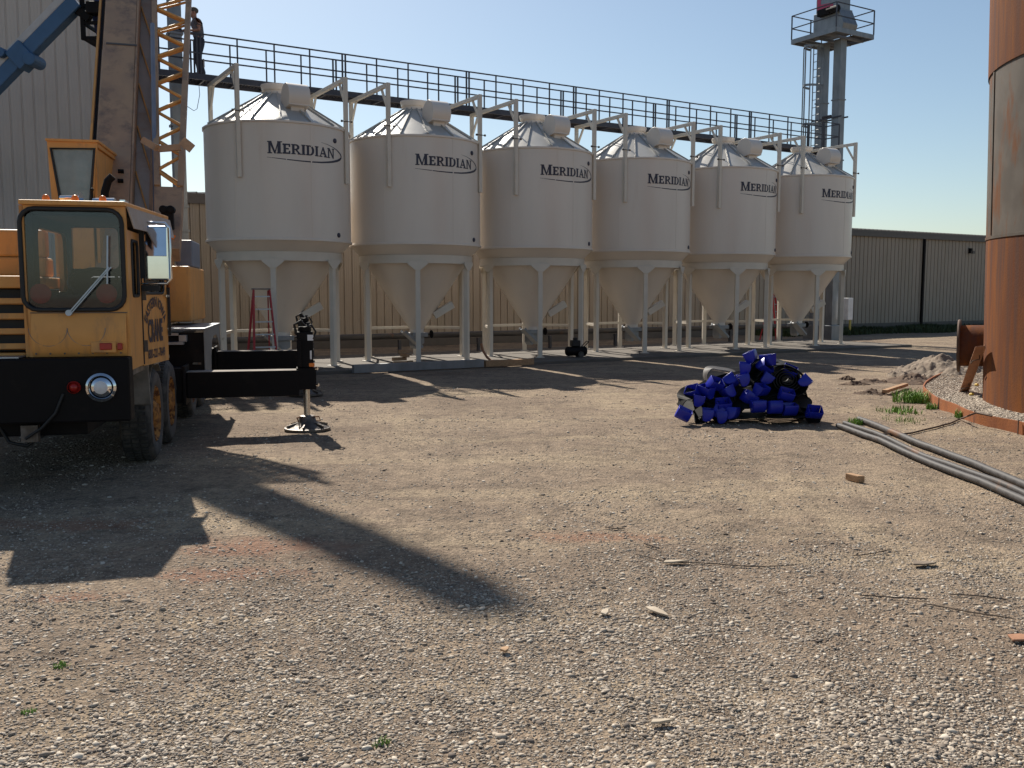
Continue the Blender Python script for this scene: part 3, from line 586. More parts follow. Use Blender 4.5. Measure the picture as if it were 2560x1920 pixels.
# ------------------------------------------------------------------ people
def skinned(name, vs, es, rad, m, parent, lvl=2):
    me = bpy.data.meshes.new(name); me.from_pydata(vs, es, []); o = bpy.data.objects.new(name, me); COL.objects.link(o)
    o.modifiers.new('Skin', 'SKIN'); o.modifiers.new('Sub', 'SUBSURF').levels = lvl
    for i, r in enumerate(rad):
        d = me.skin_vertices[0].data[i]; d.radius = r if isinstance(r, tuple) else (r, r); d.use_root = i == 0
    bpy.context.view_layer.update()
    m2 = bpy.data.meshes.new_from_object(o.evaluated_get(bpy.context.evaluated_depsgraph_get())); bpy.data.objects.remove(o)
    m2.materials.clear(); m2.materials.append(M[m]); m2.polygons.foreach_set('use_smooth', [True]*len(m2.polygons)); m2.name = name
    return link(name, m2, parent)
def person(label, loc, rot, shirt, trousers, lean=0.0, hairm='hair', hold=True):
    t = thing('person', label, 'person', loc, rot)
    vs, es, rd = [], [], []
    def ch(par, *pr):
        for p, r in pr:
            vs.append(p); rd.append(r); k = len(vs)-1
            if par is not None: es.append((par, k))
            par = k
        return par
    L_ = lean
    pel = ch(None, ((0, 0, .95), (.13, .11)))
    chest = ch(pel, ((.0+L_*.3, 0, 1.10), (.12, .10)), ((.01+L_*.6, 0, 1.28), (.145, .115)), ((.02+L_, 0, 1.40), (.13, .10)))
    nk = ch(chest, ((.05+L_, 0, 1.49), .055)); hd = ch(nk, ((.08+L_, 0, 1.555), (.085, .095)), ((.085+L_, 0, 1.63), (.092, .11)), ((.07+L_, 0, 1.71), (.07, .085)))
    ch(len(vs)-2, ((.21+L_, 0, 1.612), .016))
    arms = {}
    for s_ in (-1, 1):
        sh_ = ch(chest, ((.015+L_, .17*s_, 1.41), .062)); e = ch(sh_, ((-.01+L_, .235*s_, 1.15), .042)); wr = ch(e, ((.23+L_, .13*s_, 1.13), .03), ((.29+L_, .10*s_, 1.14), (.035, .02)))
        for i, (dy, l) in enumerate(((-.03, .075), (-.01, .09), (.01, .085), (.03, .065))):
            ch(wr, ((.335+L_, (.10+dy)*s_, 1.145), .0095), ((.335+L_+l*.6, (.095+dy)*s_, 1.125), .008), ((.325+L_+l*.6, (.085+dy)*s_, 1.10), .007))
        ch(wr, ((.31+L_, .055*s_, 1.15), .011), ((.345+L_, .045*s_, 1.135), .009))
        fx = .05*s_
        kn = ch(pel, ((.01, .085*s_, .86), .095), ((.05+fx*.6, .105*s_, .50), .058), ((-.05+fx, .11*s_, .10), .04))
        ch(kn, ((.10+fx, .12*s_, .045), (.035, .045)))
    body = skinned('body', vs, es, rd, 'skin', t)
    tv = [(0, 0, 1.05), (0, 0, .90)]; te = [(0, 1)]; tr = [(.175, .155), (.17, .15)]
    for s_ in (-1, 1):
        fx = .05*s_; k = len(tv)
        tv += [(.01, .085*s_, .80), (.05+fx*.6, .105*s_, .50), (.0+fx*.9, .11*s_, .28), (-.05+fx, .112*s_, .085)]; te += [(1, k), (k, k+1), (k+1, k+2), (k+2, k+3)]; tr += [.125, .098, .092, .092]
    skinned('trousers', tv, te, tr, trousers, t)
    sv_ = [(0+L_*.1, 0, .95), (.0+L_*.3, 0, 1.10), (.01+L_*.6, 0, 1.28), (.02+L_, 0, 1.41), (.03+L_, 0, 1.465)]; se = [(0, 1), (1, 2), (2, 3), (3, 4)]; sr = [(.17, .155), (.165, .15), (.185, .155), (.165, .135), (.085, .08)]
    for s_ in (-1, 1): k = len(sv_); sv_ += [(.015+L_, .175*s_, 1.41), (.0+L_, .215*s_, 1.25)]; se += [(3, k), (k, k+1)]; sr += [.09, .08]
    skinned('shirt', sv_, se, sr, shirt, t)
    for s_ in (-1, 1):
        fx = .05*s_
        mb = MB(); mb.sphere((.03+fx, .115*s_, .05), .1, 12, 8, (1.45, .52, .6)); mb.tube((-.05+fx, .112*s_, .05), (-.05+fx, .112*s_, .17), .058, 12); mb.build('boot', 'boots', t, 60)
        MB().sphere((.175+L_, .036*s_, 1.642), .011, 8, 6).build('eye', 'white', t, 60)
        MB().sphere((.075+L_, .10*s_, 1.615), .032, 8, 6, (.7, .35, 1)).build('ear', 'skin', t, 60)
    MB().sphere((.060+L_, 0, 1.678), .112, 16, 10, (1.04, .90, .78)).build('hair', hairm, t, 60)
    MB().bar((.18+L_, -.026, 1.583), (.18+L_, .026, 1.583), .01, .008).build('mouth', 'reddisc', t)
    return t
pr_ = person('man in grey shirt and dark trousers standing on the catwalk', RW(-1.60, 1.29, 7.512), ROWROT+PI, 'greyshirt', 'jeans', .05)
MB().box(-.085, -.035, .035, .165, .24, .46).build('pocket_patch', 'patch', pr_, bevel=.02)
MB().bar((.33, 0, 1.12), (.52, 0, 1.17), .03, .03).tube((.36, -.0, 1.06), (.36, 0, 1.16), .02, 8).build('hand_tool', 'chassis', label='small dark tool in the hands of the man on the catwalk', cat='tool').matrix_world = Matrix.Translation(RW(-1.60, 1.29, 7.512)) @ Matrix.Rotation(ROWROT+PI, 4, 'Z')

# ------------------------------------------------------------------ boom lift behind the crane
YL = 19.6
a0, a1 = dp(-150, 356, YL), dp(194, 5, YL); ad = (a1-a0).normalized(); up = V((0, -1, 0)).cross(ad).normalized(); up = up if up.z > 0 else -up
bl = thing('boom_lift', 'blue boom lift arm with pale upper stripe reaching over from the left', 'lift', (0, 0, 0))
far = a0-ad*9.0
MB().bar(far, a1, .26, .28, up).build('arm', 'liftblue', bl, bevel=.02)
e0 = up*.225; MB().bar(far+e0, a0+e0+ad*4.2, .20, .15, up).build('upper_tube', 'liftgrey', bl, bevel=.02)
c_ = dp(57, 140, YL); MB().bar(c_-ad*.20-up*.02, c_+ad*.20-up*.02, .38, .44, up).tube(c_+ad*.1-up*.24+V((0, .24, 0)), c_+ad*.1-up*.24+V((0, -.24, 0)), .13, 16).tube(c_-ad*.24+up*.26+V((0, .24, 0)), c_-ad*.24+up*.26+V((0, -.24, 0)), .10, 16).build('collar', 'liftblue', bl, bevel=.02)
j0 = a1+ad*.05; bk = dp(209, 20, YL)
MB().bar(j0-ad*.2, dp(226, 48, YL), .14, .16).build('jib_link', 'chassis', bl, bevel=.015)
bx0 = dp(209, 100, YL); wdt, hgt, dpt = 1.05, 1.05, .75
mb = MB(); B = lambda x, y, z: bx0+V((x, y, z))
for x in (0, wdt):
    for y in (0, dpt): mb.bar(B(x, y, 0), B(x, y, hgt), .075, .075)
for z in (.04, .34, .68, 1.05):
    for y in (0, dpt): mb.bar(B(0, y, z), B(wdt, y, z), .06, .06)
    for x in (0, wdt): mb.bar(B(x, 0, z), B(x, dpt, z), .06, .06)
mb.obox(B(wdt/2, dpt/2, .03), (wdt/2, 0, 0), (0, dpt/2, 0), (0, 0, .02))
mb.build('basket', 'chassis', bl)
MB().obox(B(.28, .0, .62), (.16, 0, 0), (0, .12, 0), (0, 0, .12)).build('control_box', 'chassis', bl, bevel=.02)
person('man in blue work clothes standing in the boom lift basket', B(.25, .40, .052), R(175), 'bluecloth', 'bluecloth', .06)

# ------------------------------------------------------------------ truck crane
cr = thing('truck_crane', 'yellow truck crane with outriggers set and boom raised, parked at the left', 'crane', CO, CROT)
def part(mb, name, m, parent=None, **k): return mb.build(name, m, parent or cr, **k)
part(MB().box(-2.62, .045, -1.5, -1.27, .70, 1.32), 'bumper', 'chassis', bevel=.02)
part(MB().box(-2.62, -.93, -1.48, -1.05, 1.323, 1.335), 'bumper_step', 'alu')
part(MB().box(-2.05, -.40, -1.26, 8.2, .55, 1.18), 'frame', 'chassis', bevel=.01)
part(MB().box(-2.55, -.36, 1.9, 8.2, 1.183, 1.27), 'deck', 'chassis', bevel=.01)
for (x, y, r, nm, m_) in ((254, 968, .115, 'headlight', 'chrome'), (186, 968, .05, 'marker_lamp', 'redlens')):
    c = cv(x, y, -1.5)
    o = part(MB().lathe([(r*1.18, 0), (r*1.2, .03), (r*1.0, .045)], 28, c+V((0, .0, 0)), (0, -1, 0)).lathe([(r, .012), (r*.8, .03), (r*.35, .045), (.001, .05)], 28, c, (0, -1, 0)), nm, m_, smooth=50)
    if nm == 'headlight': part(MB().lathe([(r*.55, .046), (r*.4, .056), (.001, .06)], 20, c, (0, -1, 0)), 'bulb_cap', 'white', o, smooth=50)
# driver cab
z0, z1, vf, vr, ul = 1.325, 2.76, -1.36, .30, -.86
win0, win1 = cv(60, 775, vf), cv(303, 525, vf)
ur_ = .045
mb = MB(); loop, n_ = mb.holed((ul, vf, z0), (1, 0, 0), (0, 0, 1), ur_-ul, z1-z0, win0.x-ul, win1.x-ul, win0.z-z0, win1.z-z0, .13, -.05)
cabf = part(mb, 'cab_front', 'yellow', smooth=30)
cen = (V((win0.x, vf, win0.z))+V((win1.x, vf, win1.z)))/2
lp = [p*.985+cen*.015 for p in loop]
part(MB().path([p+V((0, -.008, 0)) for p in loop], .022, 8, True), 'window_gasket', 'blacktrim', cabf, smooth=60)
part(MB().prism([p+V((0, .018, 0)) for p in loop], (0, .006, 0)), 'windshield', 'glass', cabf)
# belly of the front panel
mb = MB(); prof = [(0, 1.74), (-.035, 1.66), (-.05, 1.55), (-.045, 1.44), (-.02, 1.36), (0, 1.325)]
n = len(prof); mb.add([(ul+.03, vf+a-.003, z) for a, z in prof]+[(ur_-.03, vf+a-.003, z) for a, z in prof], [(i, i+1, n+i+1, n+i) for i in range(n-1)]+[tuple(range(n-1, -1, -1)), tuple(range(n, 2*n))])
part(mb, 'cab_belly', 'yellow', smooth=50)
# left, rear and right walls
mb = MB(); w0, w1 = .35, 1.45; mb.holed((ul, vr, z0), (0, -1, 0), (0, 0, 1), vr-vf-.051, z1-z0, .2, 1.35, .62, 1.25, .1, .05); part(mb, 'cab_left_side', 'yellow', smooth=30)
ra, rb = cv(174, 672, vr), cv(296, 571, vr)
mb = MB(); lpr, _ = mb.holed((ul+.052, vr, z0), (1, 0, 0), (0, 0, 1), .95-.052, z1-z0, ra.x-ul-.052, min(rb.x-ul-.052, .82), ra.z-z0, rb.z-z0, .06, -.05); part(mb, 'cab_rear', 'yellow', smooth=30)
mb = MB(); mb.holed((ul+.055, vr-.056, z0), (1, 0, 0), (0, 0, 1), .95-.06, z1-z0-.02, ra.x-ul-.052, min(rb.x-ul-.052, .82), ra.z-z0, rb.z-z0, .06, -.01); part(mb, 'rear_lining', 'interior')
mb = MB(); mb.holed((ul+.056, vr-.06, z0), (0, -1, 0), (0, 0, 1), vr-vf-.12, z1-z0-.02, .2, 1.35, .62, 1.25, .1, .01); part(mb, 'side_lining', 'interior')
mb = MB(); mb.holed((ul+.055, vf+.058, z0), (1, 0, 0), (0, 0, 1), ur_-ul-.06, z1-z0-.02, win0.x-ul-.05, win1.x-ul-.06, win0.z-z0, win1.z-z0, .13, -.01); part(mb, 'front_lining', 'interior')
# right side: forward quarter panel with narrow window, then the door
uh = .045; vh = -.62
def side(v, z): t = (v-vf)/(vr-vf); return V((uh+.125*max(0, (v-vh)/(vr-vh)), v, z))
mb = MB(); loopq, nq = mb.holed((uh, vf+.051, z0-.14), (0, 1, 0), (0, 0, 1), vh-vf-.075, 1.36, .16, .52, .72, 1.27, .05, -.04, [(vh-vf-.075, 1.36), (0, 1.36), (0, 0), (vh-vf-.075, 0)])
cq = part(mb, 'cab_side', 'yellow', smooth=30)
part(MB().prism([p+V((-.02, 0, 0)) for p in loopq], (-.004, 0, 0)), 'quarter_window', 'glass', cq); part(MB().path(loopq, .016, 6, True), 'quarter_gasket', 'blacktrim', cq)
dv = (side(vr, 0)-side(vh, 0)); dl = dv.length; dv.normalize()
mb = MB(); loopd, nd = mb.holed(side(vh, 1.17), dv, (0, 0, 1), dl, 1.38, .10, dl-.12, .76, 1.30, .07, -.04)
dr = part(mb, 'door', 'yellow', smooth=30)
part(MB().path(loopd, .014, 6, True), 'door_gasket', 'blacktrim', dr); part(MB().prism([p-nd*.02 for p in loopd], nd*.004), 'door_window', 'glass', dr)
part(MB().bar(side(vr, 1.45)+nd*.02, side(vr, 2.0)+nd*.02, .03, .03), 'grab_rail', 'blacktrim', dr)
part(MB().bar(side(vh, 1.19)-dv*.012, side(vh, 2.53)-dv*.012, .022, .03), 'door_gap', 'blacktrim', dr)
hk = side(vr, 1.90)-dv*.14+nd*.03; part(MB().bar(hk, hk+dv*.12, .02, .03), 'door_handle', 'chrome', dr, bevel=.006)
part(MB().bar(side(vh, 1.32)+nd*.02, side(vh, 1.44)+nd*.02, .05, .03).bar(side(vh, 1.86)+nd*.02, side(vh, 2.02)+nd*.02, .05, .03), 'door_hinge', 'trim', dr)
# lettering on the door
def door_text(s, cx, z, size, sx, bold=.0, arch=None):
    v, f = textmesh(s, size, bold); mb = MB(); out = []
    for x, y, _ in v:
        x *= sx
        if arch:
            a = x/arch; out.append(side(vh, 0)+dv*(cx+math.sin(a)*(arch+y))+V((0, 0, z+math.cos(a)*(arch+y)-arch))+nd*.006)
        else: out.append(side(vh, 0)+dv*(cx+x)+V((0, 0, z+y))+nd*.006)
    return mb.add(out, f)
tx = door_text('EASTERN IOWA', dl*.49, 1.79, .15, .72, .004, .36); o = part(tx, 'lettering', 'doortext', dr)
tx = door_text('CRANE', dl*.47, 1.415, .33, .50, .012); part(tx, 'lettering', 'doortext', dr)
tx = door_text('800-221-7649', dl*.49, 1.235, .135, .82, .003); part(tx, 'lettering', 'doortext', dr)
# roof with drip edges
mb = MB().prism([(ul-.03, vf-.04, z1+.002), (ur_+.0, vf-.04, z1+.002), (uh+.17, vr+.03, z1+.002), (ul-.03, vr+.03, z1+.002)], (0, 0, .045)); part(mb, 'cab_roof', 'yellow', bevel=.01)
mb = MB(); t0, t1, b1, b0 = V((uh+.012, vf-.02, z1)), V((uh+.175, vr+.02, z1+.0)), V((uh+.215, vr+.02, z1-.20)), V((uh+.05, vf+.10, z1-.20)); mb.prism([t0, t1, b1, b0], (.012, 0, .002)); part(mb, 'door_visor', 'boomside')  # paler than the cab paint: light on the up-facing visor put into its colour
for x in (115, 188, 257):
    c = cv(x, 506, -1.25); part(MB().sphere((c.x, c.y, z1+.075), .035, 14, 8, (1, 1, 1.1)).tube((c.x, c.y, z1+.046), (c.x, c.y, z1+.065), .03, 14), 'clearance_lamp', 'amber', smooth=60)
part(MB().tube((-.60, -1.05, z1+.10), (-.44, -1.1, z1+.10), .022, 12).tube((-.44, -1.1, z1+.10), (-.40, -1.11, z1+.10), .022, 14, .05), 'air_horn', 'chrome', smooth=50)
part(MB().tube((-.33, -.9, z1+.09), (-.12, -.95, z1+.09), .03, 12), 'air_horn', 'chrome', smooth=50)
part(MB().box(-.05, .0, -1.1, -.9, z1+.05, z1+.09), 'roof_glint', 'chrome', smooth=50)  # small chrome strip added to stand for a white reflection
part(MB().tube((-.36, -.8, z1+.05), (-.36, -.8, z1+.20), .012, 8).sphere((-.36, -.8, z1+.21), .02, 8, 6), 'antenna', 'chassis')
# cab interior
part(MB().box(ul+.06, ur_-.06, vf+.06, vr-.06, z0+.0, z0+.05).box(ul+.06, ur_-.05, vf+.06, vf+.40, z0+.06, 1.92).box(ul+.06, ur_+.0, vf+.06, vr-.06, z1-.09, z1-.03), 'dashboard', 'interior', bevel=.01)
part(MB().box(-.62, -.12, -.25, .15, 1.4, 1.86).box(-.60, -.14, .08, .2, 1.865, 2.12), 'driver_seat', 'interior', bevel=.04)
wc, wa = V((-.40, -.74, 2.06)), V((0, -.55, .84)).normalized(); e1 = V((1, 0, 0)); e2 = wa.cross(e1)
part(MB().path([wc+(e1*math.cos(t)+e2*math.sin(t))*.23 for t in [2*PI*i/28 for i in range(28)]], .016, 8, True).bar(wc-e1*.22, wc+e1*.22, .03, .02).tube(wc, wc-wa*.45, .03, 10), 'steering_wheel', 'blacktrim', smooth=60)
for x in (102, 267):
    c = cv(x, 734, vf+.055); part(MB().lathe([(.095, 0), (.095, .012), (.075, .02), (.001, .024)], 28, c, (0, -1, 0)), 'round_disc', 'reddisc', smooth=40)  # plain red discs just behind the windshield
p, q = cv(172, 782, vf-.05), cv(272, 668, vf-.035); part(MB().bar(p, q, .014, .012).bar(p+V((.025, 0, 0)), q+V((.02, 0, 0)), .01, .01).bar(q+V((-.0, .004, .30)), q+V((-.02, .004, -.16)), .014, .018).tube(p+V((0, .05, 0)), p+V((0, -.01, 0)), .03, 10), 'wiper', 'alu')
part(MB().box(ul+.02, ur_-.02, vf-.0085, vf-.001, 1.742, 1.75), 'panel_seam', 'trim')
mb = MB()
for k in range(7): mb.tube((ul+.06+k*.126, vf-.001, 1.357), (ul+.06+k*.126, vf-.032, 1.357), .009, 8)
part(mb, 'bolt_row', 'padsteel')
part(MB().path([(-.55, -1.506, .98), (-.62, -1.53, .80), (-.75, -1.52, .66), (-.9, -1.50, .56)], .014, 8).path([(-1.2, -1.24, .66), (-1.1, -1.3, .50), (-.95, -1.3, .46), (-.8, -1.2, .56)], .018, 8), 'air_hose', 'blacktrim', smooth=60)
part(MB().bar((-.95, -1.42, .60), (-.80, -1.42, .60), .08, .16), 'tow_eye', 'padsteel')
for cx in (-.68, -.34): part(MB().path([(cx+.17*math.cos(t), vf-.056+.012*abs(math.sin(t)), 1.60+.17*math.sin(t)) for t in [PI+PI*i/14 for i in range(15)]], .0035, 6), 'scratch', 'dusty')
# smile-like dent line and small lamps below
for x in (265, 300):
    c = cv(x, 866, vf-.055); part(MB().box(c.x-.055 if x < 280 else c.x-.022, c.x+.055 if x < 280 else c.x+.022, vf-.075, vf-.0, c.z-.033, c.z+.033), 'turn_lamp', 'redlens', bevel=.008)
c = cv(255, 868, vf-.05); part(MB().box(c.x-.10, c.x+.13, vf-.06, vf-.002, c.z-.055, c.z+.055), 'lamp_bracket', 'yellow', bevel=.01)
# mirror on bracket
m0, m1 = cv(367, 701, -.75), cv(420, 565, -.75)
mr = part(MB().box(m0.x, m1.x, -.78, -.72, m0.z, m1.z), 'mirror', 'chrome', bevel=.02)
mb = MB(); mb.add([(m0.x+.012, -.83, (m0.z+m1.z)/2-.03), (m1.x-.012, -.845, (m0.z+m1.z)/2-.03), (m1.x-.012, -.80, m1.z-.02), (m0.x+.012, -.786, m1.z-.02)], [(0, 1, 2, 3)]); part(mb, 'mirror_plate', 'chrome', mr)
part(MB().path([(uh+.0, -.72, m1.z+.03), (m0.x+.05, -.75, m1.z+.035), (m1.x-.03, -.75, m1.z+.03), (m1.x+.012, -.75, m1.z-.02), (m1.x+.014, -.75, m0.z+.02), (m1.x-.03, -.75, m0.z-.03), (uh+.0, -.72, m0.z-.035)], .014, 8), 'mirror_arm', 'chrome', mr, smooth=60)
part(MB().box(m0.x-.06, m0.x-.012, -.77, -.73, m0.z+.02, m1.z-.02).box(uh+.03, m1.x-.10, -.77, -.73, m0.z-.11, m0.z-.05), 'mirror_back', 'blacktrim', mr)
# engine hood with grille at the left of the cab
part(MB().box(-2.55, -.93, -1.24, 1.6, 1.33, 1.36).box(-2.55, -.93, -1.22, 1.6, 1.98, 2.10), 'hood', 'yellow', bevel=.015)
part(MB().box(-2.5, -.95, -1.10, 1.55, 1.37, 1.97), 'radiator', 'blacktrim')
mb = MB()
for i in range(4): z = 1.42+i*.145; mb.bar((-2.55, -1.2, z), (-.93, -1.2, z), .03, .055, (0, .4, 1))
part(mb, 'grille', 'yellow')
pk = cv(48, 690, .1); part(MB().box(-1.75, -1.02, .0, .35, 2.11, 2.32).box(-1.55, -1.02, .05, .2, 2.321, 2.62), 'hood_bracket', 'yellow', bevel=.03)
# wheels and mudguards
def wheel(u, v, name='wheel'):
    c = V((u, v, .535)); ax = (1, 0, 0)
    wh = part(MB().lathe([(.33, -.02), (.40, .012), (.48, 0), (.525, -.03), (.535, -.09), (.535, -.27), (.52, -.32), (.42, -.345), (.33, -.32)], 48, c, ax), name, 'rubber', smooth=50)
    part(MB().lathe([(.335, -.015), (.40, .014), (.478, .003)], 48, c, ax), 'sidewall', 'dustrubber', wh, smooth=50)
    part(MB().lathe([(.335, -.03), (.315, .0), (.29, -.03), (.26, -.07), (.17, -.055), (.15, -.02), (.11, .012), (.001, .02)], 32, c, ax), 'rim', 'rim', wh, smooth=35)
    mb = MB()
    for i in range(10): a = 2*PI*i/10; mb.tube(c+V((-.06, .215*math.cos(a), .215*math.sin(a))), c+V((-.025, .215*math.cos(a), .215*math.sin(a))), .02, 6)
    part(mb, 'wheel_nut', 'rim', wh)
    mb = MB()
    for i in range(52):
        a = 2*PI*i/52; rr = .537; t = V((0, -math.sin(a), math.cos(a))); rd = V((0, math.cos(a), math.sin(a)))
        for x in (-.08, -.17, -.26): mb.obox(c+V((x, 0, 0))+rd*rr, V((.036, 0, 0)), t*.018, rd*.008)
    part(mb, 'tread', 'rubber', wh)
for v in (.43, 1.71): wheel(0, v)
for v in (4.35, 5.65): wheel(-.02, v)
def arch(v, a0, a1, r, u0, u1, th=.015):
    mb = MB(); n = 14
    for i in range(n):
        a, b = R(a0+(a1-a0)*i/n), R(a0+(a1-a0)*(i+1)/n); P_ = lambda t, rr, u: (u, v-math.cos(t)*rr, .535+math.sin(t)*rr)
        mb.add([P_(a, r, u0), P_(b, r, u0), P_(b, r, u1), P_(a, r, u1), P_(a, r+th, u0), P_(b, r+th, u0), P_(b, r+th, u1), P_(a, r+th, u1)], [(0, 1, 2, 3), (7, 6, 5, 4), (0, 4, 5, 1), (2, 6, 7, 3)])
    return mb
part(arch(.43, 35, 130, .605, -.38, .0), 'mudguard', 'dusty', smooth=40)
part(MB().obox((-.17, -.16, .96), (.19, 0, 0), (0, .01, .0), (0, -.06, .26)), 'mud_flap', 'dusty', bevel=.01)
part(MB().box(-.36, -.02, -.9, .1, 1.10, 1.16).box(-.2, .03, .12, 1.4, 1.12, 1.16), 'cab_floor', 'dusty')
# deck locker with wheel arch
k0, k1 = cv(512, 826, 2.75), cv(559, 813, 4.9)
mb = MB(); zt = k0.z; uo = .33; A = [(2.75, .56), (2.75, zt), (5.15, zt), (5.15, .95), (4.95, .95)]
mb.box(-.34, .328, 2.78, 2.80, .56, zt-.03); part(mb, 'locker_front', 'chassis')
poly = [(2.75, .56), (2.75, zt), (5.2, zt), (5.2, 1.0), (4.90, 1.18), (4.6, 1.28), (4.1, 1.28), (3.85, 1.22), (3.66, 1.0), (3.58, .56)]
part(MB().prism([(uo, v, z) for v, z in poly], (-.012, 0, 0)), 'locker_side', 'galv')
part(MB().box(-.36, uo+.012, 2.73, 5.22, zt+.002, zt+.03), 'locker_top', 'galv', bevel=.006)
part(MB().box(-.34, -.02, 2.74, 2.777, zt-.07, zt-.035).box(-.34, .06, 2.60, 2.775, zt-.19, zt-.155).box(.0, .10, 2.62, 2.77, zt-.15, zt-.06), 'step', 'alu')
part(MB().box(.15, .27, 2.755, 2.776, .93, .96), 'locker_latch', 'chrome')
# outriggers
def outrigger(v, tag_):
    b_ = part(MB().box(-.34, .12, v-.21, v+.21, .46, .93).box(.09, .135, v-.24, v+.24, .43, .96), 'outrigger_housing', 'chassis', bevel=.012)
    bm_ = part(MB().box(.137, 1.62, v-.15, v+.15, .515, .865), 'outrigger_beam', 'chassis', bevel=.012)
    part(MB().box(.137, 1.61, v-.148, v+.148, .867, .872), 'wear_strip', 'dusty', bm_)
    j = part(MB().box(1.585, 1.855, v-.14, v+.14, .60, .90).box(1.60, 1.82, v-.11, v+.11, .90, 1.40).tube((1.71, v, 1.40), (1.71, v, 1.47), .09, 16).box(1.60, 1.66, v-.17, v-.08, .92, 1.30), 'jack', 'chassis', bevel=.01)
    part(MB().path([(1.60, v-.08, 1.36), (1.57, v-.12, 1.50), (1.66, v-.12, 1.56), (1.71, v-.08, 1.49)], .018, 8).path([(1.73, v-.08, 1.46), (1.80, v-.12, 1.50), (1.86, v-.10, 1.40), (1.82, v-.1, 1.30)], .015, 8).tube((1.66, v-.05, 1.48), (1.66, v-.05, 1.56), .03, 8).tube((1.76, v-.05, 1.47), (1.76, v-.05, 1.53), .025, 8), 'hose_fitting', 'blacktrim', j, smooth=50)
    part(MB().box(1.745, 1.825, v-.1125, v-.1105, 1.28, 1.36), 'label_plate', 'white', j); part(MB().box(1.775, 1.80, v-.1125, v-.1105, 1.02, 1.14), 'label_plate', 'white', j)
    part(MB().box(1.76, 1.835, v-.1135, v-.1105, .915, .965), 'reflector', 'amber', j)
    part(MB().tube((1.845, v-.12, .89), (1.875, v-.14, .89), .022, 10).tube((1.855, v-.12, .66), (1.885, v-.14, .66), .022, 10), 'pin', 'chrome', j)
    part(MB().tube((1.72, v, .20), (1.72, v, .60), .045, 20), 'rod', 'steelrod', j, smooth=50)
    mb = MB().lathe([(.305, .012), (.315, .035), (.295, .05), (.20, .085), (.125, .14), (.105, .215), (.07, .225), (.001, .225)], 36, (1.72, v, 0))
    for i in range(6): a = 2*PI*(i+.3)/6; u = V((math.cos(a), math.sin(a), 0)); mb.bar(V((1.72, v, .10))+u*.11, V((1.72, v, .055))+u*.29, .014, .07)
    mb.lathe([(.30, .01), (.32, .02), (.32, .05), (.30, .055)], 36, (1.72, v, 0))
    fl = part(mb, 'float_pad', 'padsteel', j, smooth=40)
    part(MB().path([(1.81, v-.05, .20), (1.88, v-.08, .21), (1.90, v-.08, .15), (1.84, v-.08, .15)], .009, 6).path([(1.62, v-.05, .20), (1.58, v-.08, .20), (1.60, v-.08, .14)], .009, 6), 'pad_clip', 'rust', fl)
outrigger(2.3, ''); outrigger(6.92, '')
# superstructure
part(MB().tube((-1.25, 3.9, 1.28), (-1.25, 3.9, 1.46), .75, 40), 'turntable', 'chassis', smooth=40)
part(MB().box(-2.25, -.30, 2.9, 6.3, 1.47, 1.95).box(-1.55, -.45, 3.5, 6.0, 1.953, 2.65), 'turntable_frame', 'yellow', bevel=.02)
sb0, sb1 = cv(424, 805, 4.0), cv(475, 665, 4.0); part(MB().box(sb0.x, sb1.x, 4.0, 6.1, sb0.z, sb1.z), 'counterweight', 'yellow', bevel=.03)
part(MB().box(sb0.x+.06, sb1.x-.01, 4.5, 5.6, sb1.z+.002, sb1.z+.42), 'equipment_case', 'bluetrim', bevel=.02)
# operator cab
vo = 3.2
def qp(pts, v): return [cv(x, y, v) for x, y in pts]
fp = qp([(117, 352), (243, 355), (232, 520), (131, 520)], vo); gq = qp([(127, 371), (236, 372), (226, 506), (152, 506)], vo)
mb = MB(); vs = [p for p in fp]+[p for p in gq]; mb.add(vs+[p+V((0, .05, 0)) for p in vs], [(i, (i+1) % 4, 4+(i+1) % 4, 4+i) for i in range(4)]+[(8+i, 12+i, 12+(i+1) % 4, 8+(i+1) % 4) for i in range(4)]+[(i, 8+i, 8+(i+1) % 4, (i+1) % 4) for i in range(4)]+[(4+i, 4+(i+1) % 4, 12+(i+1) % 4, 12+i) for i in range(4)])
oc = part(mb, 'operator_cab', 'yellow')
part(MB().path([p+V((0, -.005, 0)) for p in gq], .02, 6, True), 'cab_gasket', 'blacktrim', oc)
part(MB().prism([p+V((0, .02, 0)) for p in gq], (0, .006, 0)), 'cab_window', 'opglass', oc)
xa, xb, zt_ = fp[0].x, fp[1].x, fp[0].z
part(MB().box(xa-.0, xb+.0, vo+.052, vo+1.3, zt_-.06, zt_-.004).box(xa-.012, xb+.02, vo-.03, vo+1.32, zt_-.001, zt_+.03), 'cab_top', 'yellow', oc)
part(MB().box(xa+.03, xa+.07, vo+.053, vo+1.3, fp[3].z-.9, zt_-.07).box(xb-.07, xb-.03, vo+.053, vo+1.3, fp[3].z-.9, zt_-.07).box(xa+.03, xb-.03, vo+.053, vo+1.3, fp[3].z-.95, fp[3].z-.905).box(xa+.1, xb-.1, vo+.0, vo+.05, fp[3].z-.95, fp[3].z), 'cab_shell', 'yellow', oc)
part(MB().box(xa+.2, xb-.2, vo+.4, vo+.9, fp[3].z-.6, fp[3].z+.05).bar((xa+.12, vo+.85, fp[3].z+.35), (xb-.12, vo+.85, fp[3].z+.35), .05, .05), 'operator_seat', 'interior', oc)
c = cv(188, 362, vo+.03); part(MB().box(c.x-.06, c.x+.06, vo+.03, vo+.04, c.z-.16, c.z-.06), 'cab_mirror', 'blacktrim', oc)
part(MB().path(qp([(262, 520), (262, 480), (270, 452), (282, 440)], 2.2), .05, 10), 'exhaust_pipe', 'chassis', smooth=60)
